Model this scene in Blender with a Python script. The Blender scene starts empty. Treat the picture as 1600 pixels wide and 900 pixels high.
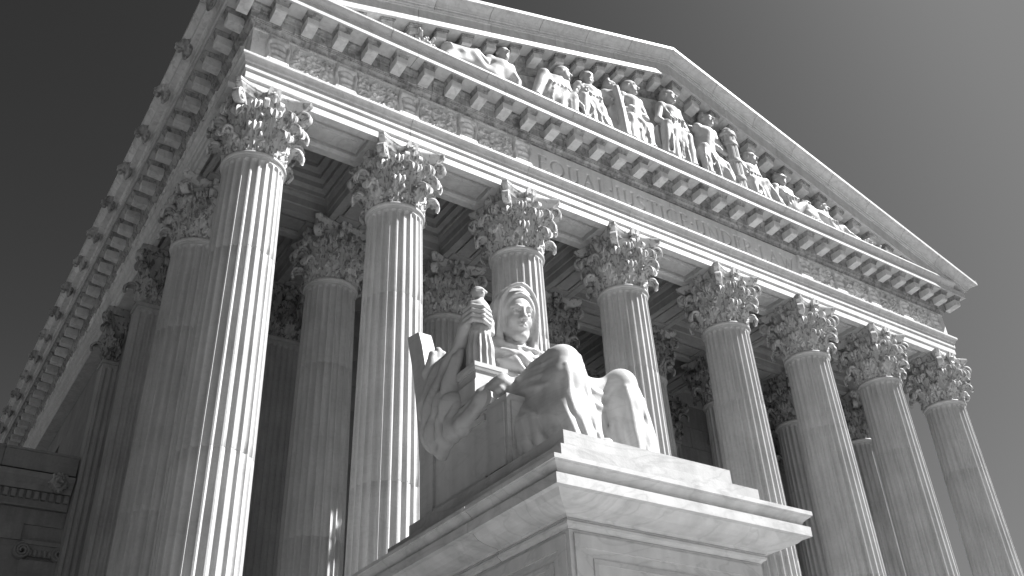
import bpy, bmesh, math, random
import numpy as np
from mathutils import Matrix, Vector
random.seed(7); np.random.seed(7)
RAD = math.radians
scene = bpy.context.scene
col = scene.collection

# ------------------------------------------------------------------ camera
Z0 = 18.9                        # world height of the top of the column shafts (building drawings use 0 there)
CAM = (-5.80035, -20.48854, -17.29483 + Z0)
yaw, pitch, roll = 0.611363, 0.575021, -0.049096
fw = Vector((math.sin(yaw)*math.cos(pitch), math.cos(yaw)*math.cos(pitch), math.sin(pitch)))
rt = Vector((math.cos(yaw), -math.sin(yaw), 0)); up = rt.cross(fw)
r2 = rt*math.cos(roll) + up*math.sin(roll); u2 = up*math.cos(roll) - rt*math.sin(roll)
cd = bpy.data.cameras.new('camera'); cam = bpy.data.objects.new('camera', cd); col.objects.link(cam)
M = Matrix.Identity(4)
for i in range(3):
    M[i][0], M[i][1], M[i][2], M[i][3] = r2[i], u2[i], -fw[i], CAM[i]
cam.matrix_world = M
cd.sensor_width = 36; cd.lens = 33.2755; cd.clip_start = .1; cd.clip_end = 5000
scene.camera = cam

# ------------------------------------------------------------------ light
SUN_AZ, SUN_EL = 33.0, 50.0      # degrees from +x towards -y, elevation
sdir = Vector((math.cos(RAD(SUN_AZ))*math.cos(RAD(SUN_EL)), -math.sin(RAD(SUN_AZ))*math.cos(RAD(SUN_EL)), math.sin(RAD(SUN_EL))))
sl = bpy.data.lights.new('sun', 'SUN'); so = bpy.data.objects.new('sun', sl); col.objects.link(so)
sl.energy = 4.6; sl.angle = RAD(.53); sl.color = (1, 1, 1)
so.rotation_euler = sdir.to_track_quat('Z', 'Y').to_euler()
so.location = (30, -30, 60)
world = bpy.data.worlds.new('World'); scene.world = world; world.use_nodes = True
wn = world.node_tree; wn.nodes.clear()
sky = wn.nodes.new('ShaderNodeTexSky'); sky.sky_type = 'NISHITA'; sky.sun_disc = False
sky.sun_elevation = RAD(SUN_EL); sky.sun_rotation = RAD(90 + SUN_AZ)
sky.air_density = 1.0; sky.dust_density = 2.0; sky.ozone_density = 1.0
sep = wn.nodes.new('ShaderNodeSeparateColor'); bg = wn.nodes.new('ShaderNodeBackground'); wo = wn.nodes.new('ShaderNodeOutputWorld')
wn.links.new(sky.outputs[0], sep.inputs[0])           # black-and-white film behind a red filter: red channel only
pw_ = wn.nodes.new('ShaderNodeMath'); pw_.operation = 'POWER'; pw_.inputs[1].default_value = 1.92   # steep film contrast of the filtered sky
ml_ = wn.nodes.new('ShaderNodeMath'); ml_.operation = 'MULTIPLY'; ml_.inputs[1].default_value = .285
wn.links.new(sep.outputs[0], pw_.inputs[0]); wn.links.new(pw_.outputs[0], ml_.inputs[0])
mn_ = wn.nodes.new('ShaderNodeMath'); mn_.operation = 'SMOOTH_MIN'; mn_.inputs[1].default_value = 1.85; mn_.inputs[2].default_value = 1.3
wn.links.new(ml_.outputs[0], mn_.inputs[0]); wn.links.new(mn_.outputs[0], bg.inputs[0]); bg.inputs[1].default_value = .05
wn.links.new(bg.outputs[0], wo.inputs[0])
vs = scene.view_settings
vs.view_transform = 'Standard'; vs.look = 'None'; vs.exposure = 1.38; vs.gamma = 1.0
scene.cycles.max_bounces = 8; scene.cycles.diffuse_bounces = 3; scene.cycles.use_denoising = True
scene.cycles.sample_clamp_indirect = 6

# ------------------------------------------------------------------ materials (black-and-white film: greys only)
def marble(name, base, var=.10, streak=.10, vein=.06, rough=.6, bump=.25, scale=1.0, rnd=.06, drums=False, soot=0):
    m = bpy.data.materials.new(name); m.use_nodes = True; nt = m.node_tree; nd = nt.nodes; nd.clear()
    out = nd.new('ShaderNodeOutputMaterial'); bs = nd.new('ShaderNodeBsdfPrincipled')
    nt.links.new(bs.outputs[0], out.inputs[0]); bs.inputs['Roughness'].default_value = rough
    bs.inputs['Specular IOR Level'].default_value = .3
    tc = nd.new('ShaderNodeTexCoord'); oi = nd.new('ShaderNodeObjectInfo')
    off = nd.new('ShaderNodeVectorMath'); off.operation = 'SCALE'; off.inputs['Scale'].default_value = 37.0
    cmb = nd.new('ShaderNodeCombineXYZ')
    for k in range(3): nt.links.new(oi.outputs['Random'], cmb.inputs[k])
    nt.links.new(cmb.outputs[0], off.inputs[0])
    ad = nd.new('ShaderNodeVectorMath'); ad.operation = 'ADD'
    nt.links.new(tc.outputs['Object'], ad.inputs[0]); nt.links.new(off.outputs[0], ad.inputs[1])
    def noise(sc, detail, sx=1, sy=1, sz=1, dist=0):
        mp = nd.new('ShaderNodeMapping'); mp.inputs['Scale'].default_value = (sx, sy, sz)
        nt.links.new(ad.outputs[0], mp.inputs[0])
        n = nd.new('ShaderNodeTexNoise'); n.inputs['Scale'].default_value = sc*scale; n.inputs['Detail'].default_value = detail
        n.inputs['Distortion'].default_value = dist
        nt.links.new(mp.outputs[0], n.inputs['Vector']); return n.outputs['Fac']
    def math2(op, a, b):
        n = nd.new('ShaderNodeMath'); n.operation = op
        for k, v in enumerate((a, b)):
            if isinstance(v, (int, float)): n.inputs[k].default_value = v
            else: nt.links.new(v, n.inputs[k])
        return n.outputs[0]
    def ramp(v, lo, hi, a, b):
        n = nd.new('ShaderNodeMapRange'); n.inputs[1].default_value = lo; n.inputs[2].default_value = hi
        n.inputs[3].default_value = a; n.inputs[4].default_value = b; nt.links.new(v, n.inputs[0]); return n.outputs[0]
    v = ramp(noise(.9, 4), .3, .7, 1-var, 1+var)
    v = math2('MULTIPLY', v, ramp(noise(2.2, 5, 2.2, 2.2, .22), .38, .72, 1+streak*.3, 1-streak))
    v = math2('MULTIPLY', v, ramp(noise(11, 3, dist=.6), .3, .7, 1-var*.4, 1+var*.4))
    vn = noise(1.3, 6, .6, .6, 1.6, 1.8)
    va = math2('ABSOLUTE', math2('SUBTRACT', vn, .5), 0)
    v = math2('MULTIPLY', v, ramp(va, 0, .035, 1-vein, 1))
    v = math2('MULTIPLY', v, ramp(oi.outputs['Random'], 0, 1, 1-rnd, 1+rnd))
    if soot:                                              # black weathering crusts, blotchy
        v = math2('MULTIPLY', v, ramp(noise(4.2, 6, 1, 1, .7, .5), .53, .60, 1, 1-soot))
    if drums:                                             # each drum of a column comes from its own piece of stone
        sx = nd.new('ShaderNodeSeparateXYZ'); nt.links.new(tc.outputs['Object'], sx.inputs[0])
        fl = math2('FLOOR', math2('DIVIDE', math2('ADD', sx.outputs[2], 3.06+5.5*4), 5.5), 0)
        wnn = nd.new('ShaderNodeTexWhiteNoise'); wnn.noise_dimensions = '2D'
        c2 = nd.new('ShaderNodeCombineXYZ'); nt.links.new(fl, c2.inputs[0]); nt.links.new(oi.outputs['Random'], c2.inputs[1])
        nt.links.new(c2.outputs[0], wnn.inputs['Vector'])
        v = math2('MULTIPLY', v, ramp(wnn.outputs[0], 0, 1, .94, 1.05))
    v = math2('MULTIPLY', v, base)
    v = math2('MINIMUM', v, .88)
    cc = nd.new('ShaderNodeCombineColor')
    for k in range(3): nt.links.new(v, cc.inputs[k])
    nt.links.new(cc.outputs[0], bs.inputs['Base Color'])
    if bump:
        b = nd.new('ShaderNodeBump'); b.inputs['Strength'].default_value = bump; b.inputs['Distance'].default_value = .02
        nt.links.new(math2('ADD', noise(9, 6), math2('MULTIPLY', noise(55, 3), .35)), b.inputs['Height'])
        nt.links.new(b.outputs[0], bs.inputs['Normal'])
    return m
MAT = {}
MAT['marble'] = marble('marble', .66, soot=.15)
MAT['shaft'] = marble('shaft_marble', .50, var=.09, streak=.14, drums=True, rnd=.05)
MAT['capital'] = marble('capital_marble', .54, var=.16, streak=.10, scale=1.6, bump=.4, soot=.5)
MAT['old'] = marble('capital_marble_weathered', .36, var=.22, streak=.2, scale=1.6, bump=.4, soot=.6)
MAT['frieze'] = marble('frieze_marble', .70, var=.13, streak=.12, soot=.22)
MAT['white'] = marble('white_marble', .58, var=.07, streak=.13, vein=.13, bump=.15, rough=.5)
MAT['statue'] = marble('statue_marble', .46, var=.07, streak=.12, vein=.09, bump=.15, rough=.5)
MAT['slab'] = marble('inscription_marble', .68, var=.07, streak=.10)
MAT['ped'] = marble('pedestal_marble', .45, var=.08, streak=.16, vein=.15, bump=.2, rough=.5)
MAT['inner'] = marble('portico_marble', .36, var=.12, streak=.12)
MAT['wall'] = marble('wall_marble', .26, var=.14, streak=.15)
MAT['plaza'] = marble('plaza_marble', .42, var=.1, streak=0, bump=.1)
MAT['step'] = marble('step_marble_dimmed', .18, var=.1, streak=0, bump=.1)  # marble steps and floor, darkened to throw less light into the portico
MAT['sooty_shaded'] = marble('sooty_shaded_marble', .36, var=.30, streak=.35, vein=.05, scale=1.4, rnd=.12, soot=.4)  # soot stains on the mouldings; on the lion heads the dark also paints shadow
MAT['dark'] = marble('dark_window', .03, var=.1, streak=0, vein=0, bump=0, rough=.2)
MAT['bronze'] = marble('bronze', .06, var=.2, streak=.1, vein=0, rough=.4)
MAT['grass'] = marble('lawn', .07, var=.25, streak=0, vein=0, rough=.9)

# ------------------------------------------------------------------ helpers
def mesh_np(name, v, f, mat, smooth=False, fix=False, sharp=None):
    me = bpy.data.meshes.new(name)
    v = np.asarray(v, np.float32)
    if isinstance(f, np.ndarray):
        n, k = f.shape
        me.vertices.add(len(v)); me.vertices.foreach_set('co', v.ravel())
        me.loops.add(n*k); me.loops.foreach_set('vertex_index', f.astype(np.int32).ravel())
        me.polygons.add(n); me.polygons.foreach_set('loop_start', np.arange(0, n*k, k, dtype=np.int32))
        me.update(calc_edges=True)
    else:
        me.from_pydata([tuple(map(float, a)) for a in v], [], [list(map(int, a)) for a in f]); me.update()
    me.validate()
    if fix:
        bm = bmesh.new(); bm.from_mesh(me); bmesh.ops.recalc_face_normals(bm, faces=bm.faces); bm.to_mesh(me); bm.free()
    if smooth:
        me.polygons.foreach_set('use_smooth', np.ones(len(me.polygons), bool))
        if sharp: me.set_sharp_from_angle(angle=RAD(sharp))
    me.materials.append(MAT[mat] if isinstance(mat, str) else mat)
    return me
class MB:                                                  # gathers shapes for ONE mesh
    def __init__(s): s.v = []; s.f = []
    def add(s, v, f):
        n = len(s.v); s.v += [tuple(a) for a in v]; s.f += [[i+n for i in a] for a in f]; return s
    def box(s, x0, x1, y0, y1, z0, z1, ix=0, iy=0):        # ix, iy: inset of the top
        v = [(x0, y0, z0), (x1, y0, z0), (x1, y1, z0), (x0, y1, z0), (x0+ix, y0+iy, z1), (x1-ix, y0+iy, z1), (x1-ix, y1-iy, z1), (x0+ix, y1-iy, z1)]
        return s.add(v, [(0, 3, 2, 1), (4, 5, 6, 7), (0, 1, 5, 4), (1, 2, 6, 5), (2, 3, 7, 6), (3, 0, 4, 7)])
    def loft(s, rings, cap=True, close=True):
        n = len(rings[0]); v = [p for r in rings for p in r]; f = []
        for a in range(len(rings)-1):
            for b in range(n if close else n-1):
                c = (b+1) % n; f.append((a*n+b, a*n+c, (a+1)*n+c, (a+1)*n+b))
        if cap: f += [tuple(range(n))[::-1], tuple(range((len(rings)-1)*n, len(rings)*n))]
        return s.add(v, f)
    def lathe(s, prof, n=48, cx=0, cy=0):
        return s.loft([[(cx+r*math.cos(2*math.pi*k/n), cy+r*math.sin(2*math.pi*k/n), z) for k in range(n)] for r, z in prof])
    def mesh(s, name, mat, smooth=False, fix=True, sharp=None): return mesh_np(name, s.v, s.f, mat, smooth, fix, sharp)
def ob(name, me, parent=None, loc=(0, 0, 0), rz=0, scale=None):
    o = bpy.data.objects.new(name, me); col.objects.link(o); o.location = loc
    if rz: o.rotation_euler = (0, 0, rz)
    if scale: o.scale = scale
    if parent: o.parent = parent
    return o
def tag(o, label, cat, group=None, kind=None):
    o['label'] = label; o['category'] = cat
    if group: o['group'] = group
    if kind: o['kind'] = kind
    return o
def thing(name, label, cat, loc, group=None):
    return tag(ob(name, None, None, loc), label, cat, group)
def struct(name, me, loc=(0, 0, 0)):
    o = ob(name, me, None, loc); o['kind'] = 'structure'; return o

S = 4.4; WC = .503; DEP = 4.6
def CX(i): return i*S + (WC if i >= 4 else 0)
X7 = CX(7); XM = X7/2; ZF = -14.4                          # floor of the portico
BACK = 46.0                                                # how far the main block runs back

# ------------------------------------------------------------------ ground
struct('lawn', mesh_np('lawn', [(-3000, -3000, -.02), (3000, -3000, -.02), (3000, 3000, -.02), (-3000, 3000, -.02)], [(0, 1, 2, 3)], 'grass'))
struct('plaza', MB().box(-7.5, X7+7.5, -44, -2.0, -.3, 0).mesh('plaza', 'plaza'))
mb = MB(); n = 30; zf = Z0 + ZF
for k in range(n):
    y0 = -14.0 + k*.36; mb.box(2.9, X7-2.9, y0, y0+.36 if k < n-1 else -2.6, .004, (k+1)*zf/n)
struct('steps', mb.mesh('steps', 'step'))
struct('portico_floor', MB().box(-2.4, X7+2.4, -2.6, BACK, .004, zf).mesh('portico_floor', 'step'))

# ------------------------------------------------------------------ the courthouse
ROOT = (XM, 4.0, zf)
court = thing('courthouse', 'white marble temple-front courthouse with fluted Corinthian columns and carved pediment', 'building', ROOT)
def part(name, me, pos=(0, 0, 0), rz=0, scale=None):       # pos in building drawings (z 0 = top of shafts)
    return ob(name, me, court, (pos[0]-ROOT[0], pos[1]-ROOT[1], pos[2]+Z0-ROOT[2]), rz, scale)

GAP = .008
def prism(prof, side, a, b):
    """profile (projection, z) swept straight along one side of the building; a, b: ends, or 'm' for a mitre at the corner"""
    vs_, n = [], len(prof)
    for end, t in ((a, 0), (b, 1)):
        for e, z in prof:
            if side == 'front':
                x = end if end != 'm' else (-e if t == 0 else X7+e); vs_.append((x, -e, z))
            elif side == 'left':
                y = end if end != 'm' else -e; vs_.append((-e, y, z))
            else:
                y = end if end != 'm' else -e; vs_.append((X7+e, y, z))
    f = [tuple(range(n)), tuple(range(2*n-1, n-1, -1))] + [(k, (k+1) % n, n+(k+1) % n, n+k) for k in range(n)]
    return vs_, f
def course(name, prof, mat, fr, lf, rtt):
    """a course of blocks all round: front cuts, side cuts"""
    def runs(side, cuts):
        for a, b in zip(cuts[:-1], cuts[1:]):
            a2 = a if a == 'm' else a+GAP; b2 = b if b == 'm' else b-GAP
            v, f = prism(prof, side, a2, b2)
            me = mesh_np(name, v, f, mat, fix=True)
            part(name, me)
    runs('front', fr); runs('left', lf); runs('right', rtt)
front_cols = ['m'] + [CX(i) for i in range(1, 7)] + ['m']
side_cuts = ['m'] + [DEP*k for k in range(1, 11)]
ARCH = [(.80, 2.20), (.80, 2.47), (.815, 2.50), (.845, 2.52), (.845, 2.78), (.86, 2.81), (.89, 2.83), (.89, 3.04), (.90, 3.06), (.93, 3.075),
        (.94, 3.11), (.965, 3.17), (1.0, 3.215), (1.035, 3.24), (1.04, 3.26), (1.04, 3.33), (-.80, 3.33), (-.80, 2.20), (-.55, 2.20), (-.52, 2.25), (-.44, 2.275), (-.44, 2.40),
        (.44, 2.40), (.44, 2.275), (.52, 2.25), (.55, 2.20)]
course('architrave_block', ARCH, 'white', front_cols, ['m', DEP, 8.3], ['m', DEP, 8.3])
ARCH2 = [q for q in ARCH if q[0] > .7] + [(.2, 3.33), (.2, 2.2)]
def side_only(name, prof, mat, cuts):
    for sd in ('left', 'right'):
        for a, b in zip(cuts[:-1], cuts[1:]):
            v, f = prism(prof, sd, a+GAP if a != 'm' else a, b-GAP if b != 'm' else b); part(name, mesh_np(name, v, f, mat, fix=True))
side_only('architrave_block', ARCH2, 'white', [8.3] + [DEP*k for k in range(3, 11)])
# cross pieces of the soffit over each column
bar = MB().box(-1.2, 1.2, -.535, .535, 2.204, 2.42).mesh('soffit_slab', 'white')
for i in range(8): part('soffit_slab', bar, (CX(i), 0, 0))
for i in range(7):
    L2 = (CX(i+1)-CX(i))/2-1.2-.12
    part('soffit_panel', MB().box(-L2, L2, -.33, .33, 2.30, 2.42, -.03, -.03).box(-L2+.12, L2-.12, -.21, .21, 2.275, 2.305).mesh('soffit_panel', 'white'), ((CX(i)+CX(i+1))/2, 0, 0))
FRZ = [(.80, 3.334), (.80, 4.52), (.83, 4.54), (.83, 4.58), (0, 4.58), (0, 3.334)]
course('frieze_block', FRZ, 'frieze', ['m', 4.4, 8.95], ['m'] + [DEP*k for k in range(1, 11)], ['m'] + [DEP*k for k in range(1, 11)])
v, f = prism(FRZ, 'front', 22.35+GAP, 'm'); part('frieze_block', mesh_np('frieze_block', v, f, 'frieze', fix=True))
BED = [(.2, 4.584), (.86, 4.584), (.86, 4.63), (.88, 4.67), (.93, 4.70), (.95, 4.71), (.95, 4.755), (.97, 4.76), (.97, 4.80), (1.0, 4.81), (1.0, 5.10), (1.02, 5.12), (1.04, 5.19), (1.10, 5.24), (1.12, 5.25), (1.12, 5.336), (.2, 5.336)]
joint6 = [k*S*1.5+.7 for k in range(0, 5)]
course('bed_moulding', BED, 'sooty_shaded', ['m'] + [5.1, 10.4, 15.7, 21.0, 26.3] + ['m'], ['m'] + [DEP*k for k in range(1, 11)], ['m'] + [DEP*k for k in range(1, 11)])
COR = [(.2, 5.34), (1.61, 5.34), (1.63, 5.32), (1.66, 5.30), (1.70, 5.30), (1.70, 5.59), (1.2, 5.59), (.2, 5.59)]
course('corona_block', COR, 'white', ['m'] + [4.2+3.3*k for k in range(0, 8)] + ['m'], ['m'] + [DEP*k*.75 for k in range(1, 14)], ['m'] + [DEP*k*.75 for k in range(1, 14)])
CYM = [(.2, 5.594), (1.72, 5.594), (1.73, 5.63), (1.76, 5.68), (1.82, 5.73), (1.86, 5.77), (1.87, 5.79), (1.87, 5.86), (.8, 5.9), (.2, 5.9)]
for a, b in zip([-.9] + [3.2+3.55*k for k in range(0, 8)], [3.2+3.55*k for k in range(0, 8)] + [X7+.9]):
    v, f = prism(CYM, 'front', a+GAP, b-GAP); part('cymatium_block', mesh_np('cymatium_block', v, f, 'white', fix=True))
# side gutters with a lion head on every block
GUT = [(.2, 5.594), (1.74, 5.594), (1.76, 5.66), (1.80, 5.70), (1.84, 5.71), (1.87, 5.78), (1.96, 5.88), (2.06, 5.95), (2.13, 6.0), (2.15, 6.02), (2.20, 6.03), (2.20, 6.17), (2.0, 6.19), (.2, 6.19)]
gcut = ['m'] + [1.05+2.3*k for k in range(0, 20)]
side_only('gutter_block', GUT, 'marble', gcut)

# modillions
mb = MB()
mb.box(-.215, .215, -1.545, -.9, 5.27, 5.332, -.035, -.055).box(-.20, .20, -1.53, -.9, 5.215, 5.268, -.012, -.012).box(-.19, .19, -1.51, -.9, 5.16, 5.213, -.008, -.01)
MCAP = mb.mesh('modillion_cap', 'sooty_shaded'); mb = MB()
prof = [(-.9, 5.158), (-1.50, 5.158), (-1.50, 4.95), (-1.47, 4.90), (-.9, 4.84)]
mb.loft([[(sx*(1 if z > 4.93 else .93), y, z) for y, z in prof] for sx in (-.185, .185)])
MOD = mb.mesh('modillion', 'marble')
dx = (X7+2*1.25)/34.0
for k in range(35): ob('modillion_cap', MCAP, part('modillion', MOD, (-1.25+dx*k, 0, 0)))
for k in range(1, 45):
    ob('modillion_cap', MCAP, part('modillion', MOD, (0, -1.25+k*1.0, 0), -math.pi/2))
    if k < 14: ob('modillion_cap', MCAP, part('modillion', MOD, (X7, -1.25+k*1.0, 0), math.pi/2))

# pediment: raking cornice, sheared along the slope
m = (11.70-6.03)/(XM+2.2); slope = m
SIMA = [(2.20, 0), (2.20, -.13), (2.15, -.15), (2.11, -.19), (2.03, -.24), (1.94, -.31), (1.88, -.39), (1.86, -.44), (1.83, -.455), (1.82, -.53), (.4, -.53), (.4, 0)]
RCOR = [(.4, -.534), (1.77, -.534), (1.76, -.575), (1.72, -.59), (1.72, -1.15), (1.68, -1.15), (1.65, -1.13), (1.63, -1.12), (.4, -1.12)]
RBED = [(.4, -1.124), (1.12, -1.124), (1.12, -1.2), (1.06, -1.27), (1.02, -1.33), (1.0, -1.35), (1.0, -1.58), (.97, -1.60), (.96, -1.66), (.90, -1.72), (.86, -1.74), (.86, -1.80), (.4, -1.80)]
def rake(name, prof, mat, cuts, clip):
    for sgn in (1, -1):
        for a, b in zip(cuts[:-1], cuts[1:]):
            v = []; n = len(prof)
            for x in (a+(GAP if a > -2 else 0), b-(GAP if b < XM-.01 else 0)):
                for e, dz in prof:
                    xx = max(x, -e) if a < -2 and x == a else x
                    v.append((xx if sgn > 0 else X7-xx, -e, 6.03+slope*(xx+2.2)+dz))
            f = [tuple(range(n)), tuple(range(2*n-1, n-1, -1))] + [(k, (k+1) % n, n+(k+1) % n, n+k) for k in range(n)]
            bm = bmesh.new(); bv = [bm.verts.new(q) for q in v]
            for q in f: bm.faces.new([bv[i] for i in q])
            bmesh.ops.recalc_face_normals(bm, faces=bm.faces)
            if clip is not None and min(q[2] for q in v) < clip:
                g = bmesh.ops.bisect_plane(bm, geom=bm.verts[:]+bm.edges[:]+bm.faces[:], plane_co=(0, 0, clip), plane_no=(0, 0, -1), clear_outer=True)
                ed = [e for e in g['geom_cut'] if isinstance(e, bmesh.types.BMEdge)]
                if ed: bmesh.ops.holes_fill(bm, edges=ed)
            if not bm.faces: bm.free(); continue
            me = bpy.data.meshes.new(name); bm.to_mesh(me); bm.free(); me.materials.append(MAT[mat]); part(name, me)
rcut = [-2.2, .35] + [.35+2.17*k for k in range(1, 7)] + [XM]
rake('raking_sima_block', SIMA, 'white', rcut, 5.612)
rake('raking_corona_block', RCOR, 'white', [-1.77] + [1.3+2.85*k for k in range(0, 5)] + [XM], 5.80)
rake('raking_bed_moulding', RBED, 'sooty_shaded', [-1.2] + [2.6+4.3*k for k in range(0, 3)] + [XM], 5.80)
mb = MB()
def shear_box(x0, x1, y0, y1, z0, z1, bot_flat=False):
    v = []
    for z, fl in ((z0, 0), (z1, 0)):
        for x, y in ((x0, y0), (x1, y0), (x1, y1), (x0, y1)): v.append((x, y, z+slope*x))
    mb.add(v, [(0, 3, 2, 1), (4, 5, 6, 7), (0, 1, 5, 4), (1, 2, 6, 5), (2, 3, 7, 6), (3, 0, 4, 7)])
shear_box(-.25, .25, -1.60, -.9, -1.19, -1.124); shear_box(-.23, .23, -1.57, -.9, -1.25, -1.192)
RCAP = mb.mesh('modillion_cap', 'sooty_shaded'); mb = MB()
v = []
prof2 = [(-.9, -1.252), (-1.50, -1.252), (-1.50, -1.46), (-1.47, -1.51), (-.9, -1.56)]
mb.loft([[(sx, y, z+slope*sx) for y, z in prof2] for sx in (-.19, .19)])
RMOD = mb.mesh('raking_modillion', 'marble')
for k in range(0, 16):
    x = XM-.5-1.0*k; zz = 6.03+slope*(x+2.2)
    if zz-1.45 < 5.86: break
    ob('modillion_cap', RCAP, part('raking_modillion', RMOD, (x, 0, zz))); ob('modillion_cap', RCAP, part('raking_modillion', RMOD, (X7-x, 0, zz), 0, (-1, 1, 1)))
# tympanum of upright slabs
zt = lambda x: 6.03+slope*(min(x, X7-x)+2.2)-1.5
tc_ = [-.4+k*(XM+.4)/9 for k in range(10)]; tc_ = tc_ + [X7-q for q in tc_[::-1][1:]]
for a, b in zip(tc_[:-1], tc_[1:]):
    v = [(x, y, z) for x in (a+GAP, b-GAP) for y in (-.82, -.3) for z in (5.55, max(5.6, zt(x)))]
    part('tympanum_slab', mesh_np('tympanum_slab', v, [(0, 1, 3, 2), (4, 6, 7, 5), (0, 4, 5, 1), (2, 3, 7, 6), (1, 5, 7, 3), (0, 2, 6, 4)], 'frieze', fix=True))
# roof
rz_ = lambda x: 6.03+slope*(min(x, X7-x)+2.2)-.06
v = [(x, y, z) for y in (-.35, BACK) for x, z in ((-2.0, 6.1), (XM, rz_(XM)), (X7+2.0, 6.1), (X7+2.0, 5.7), (-2.0, 5.7))]
part('roof', mesh_np('roof', v, [(0, 1, 6, 5), (1, 2, 7, 6), (2, 3, 8, 7), (4, 0, 5, 9), (0, 4, 3, 2, 1), (5, 6, 7, 8, 9), (3, 4, 9, 8)], 'marble', fix=True))

# ------------------------------------------------------------------ frieze reliefs and inscription (carved height fields)
def hfield(name, w, h, res, func, mat, depth=.06):
    nx, nz = int(w/res)+1, int(h/res)+1
    X, Zz = np.meshgrid(np.linspace(-w/2, w/2, nx), np.linspace(-h/2, h/2, nz), indexing='ij')
    H = func(X, Zz)
    v = np.stack([X, -H, Zz], -1).reshape(-1, 3)
    idx = np.arange(nx*nz).reshape(nx, nz)
    f = np.stack([idx[:-1, :-1], idx[1:, :-1], idx[1:, 1:], idx[:-1, 1:]], -1).reshape(-1, 4)
    rim = np.concatenate([idx[:, 0], idx[-1, 1:], idx[::-1, -1][1:], idx[0, ::-1][1:-1]])
    b0 = len(v); vb = v[rim].copy(); vb[:, 1] = depth; v = np.concatenate([v, vb])
    k = np.arange(len(rim)); k2 = np.roll(k, -1)
    f = np.concatenate([f, np.stack([rim[k], b0+k, b0+k2, rim[k2]], -1)])
    me = mesh_np(name, v, f, mat, smooth=True, sharp=50); return me
def smooth01(d, w): return np.clip(.5-d/w, 0, 1)
def scroll_panel(X, Zz, seed):
    rs = np.random.RandomState(seed)
    H = np.full(X.shape, .02)
    for k in range(70):                                  # leafy scroll work
        cx, cz = rs.uniform(-.62, .62), rs.uniform(-.52, .42); r = rs.uniform(.04, .10)
        if abs(cx) < .30 and cz > -.12: continue
        H = np.maximum(H, .02+.09*np.sqrt(np.clip(1-((X-cx)**2+(Zz-cz)**2)/r**2, 0, 1))*rs.uniform(.6, 1.2))
    for cx, cz, R, tw in ((0, .12, .27, 1), (-.45, .28, .16, -1), (.45, .28, .16, 1), (-.4, -.3, .2, 1), (.4, -.3, .2, -1)):
        rr = np.hypot(X-cx, Zz-cz); th = np.arctan2(Zz-cz, X-cx)
        sp = np.cos(rr/R*9-tw*th); m_ = rr < R
        H = np.where(m_, np.maximum(H*.4, .05+.05*np.clip(sp, -.3, 1)), H)
    rr = np.hypot(X, Zz-.12); th = np.arctan2(Zz-.12, X)
    H = np.where(rr < .22, .09+.03*np.cos(8*th)*(rr/.22)+.04*np.clip(1-(rr/.08)**2, 0, 1), H)
    H = np.where((rr > .22) & (rr < .27), .11, H)
    return H
PANELS = [hfield('frieze_relief', 1.36, 1.12, .026, lambda a, b, s=s: scroll_panel(a, b, s), 'frieze') for s in (3, 11, 23)]
def pil_panel(X, Zz):
    w = .22+.05*np.cos(Zz*5.2)+.06*np.clip(Zz-.38, 0, 1)*4*0
    H = .115*np.sqrt(np.clip(1-(X/w)**2, 0, 1))
    H = H*(.8+.25*np.cos(Zz*26)*(np.abs(Zz) < .3))
    H = np.maximum(H, np.where((np.abs(Zz-.40) < .10) & (np.abs(X) < .30), .13-.35*np.abs(Zz-.4), 0))
    H = np.maximum(H, np.where((Zz < -.34) & (np.abs(X) < .28), .10, 0))
    for s in (-1, 1):
        xc = s*(.30+.03*np.sin(Zz*9)); H = np.maximum(H, .10*np.sqrt(np.clip(1-((X-xc)/.06)**2, 0, 1)))
    return H+.01
PILR = hfield('frieze_pilaster', .74, 1.14, .022, pil_panel, 'frieze')
zfm = 3.334+.59
rng = random.Random(3)
for k in range(5):
    for x in (k*2.17, X7-k*2.17):
        part('frieze_pilaster', PILR, (x, -.80, zfm))
    if k < 4:
        for x in (k*2.17+1.085, X7-k*2.17-1.085): part('frieze_relief', PANELS[rng.randrange(3)], (x, -.80, zfm))
for k in range(0, 15):
    part('frieze_pilaster', PILR, (-.80, .3+2.2*k, zfm), -math.pi/2)
    part('frieze_relief', PANELS[rng.randrange(3)], (-.80, 1.4+2.2*k, zfm), -math.pi/2)
for k in range(0, 3):
    part('frieze_pilaster', PILR, (X7+.80, .3+2.2*k, zfm), math.pi/2)
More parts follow.
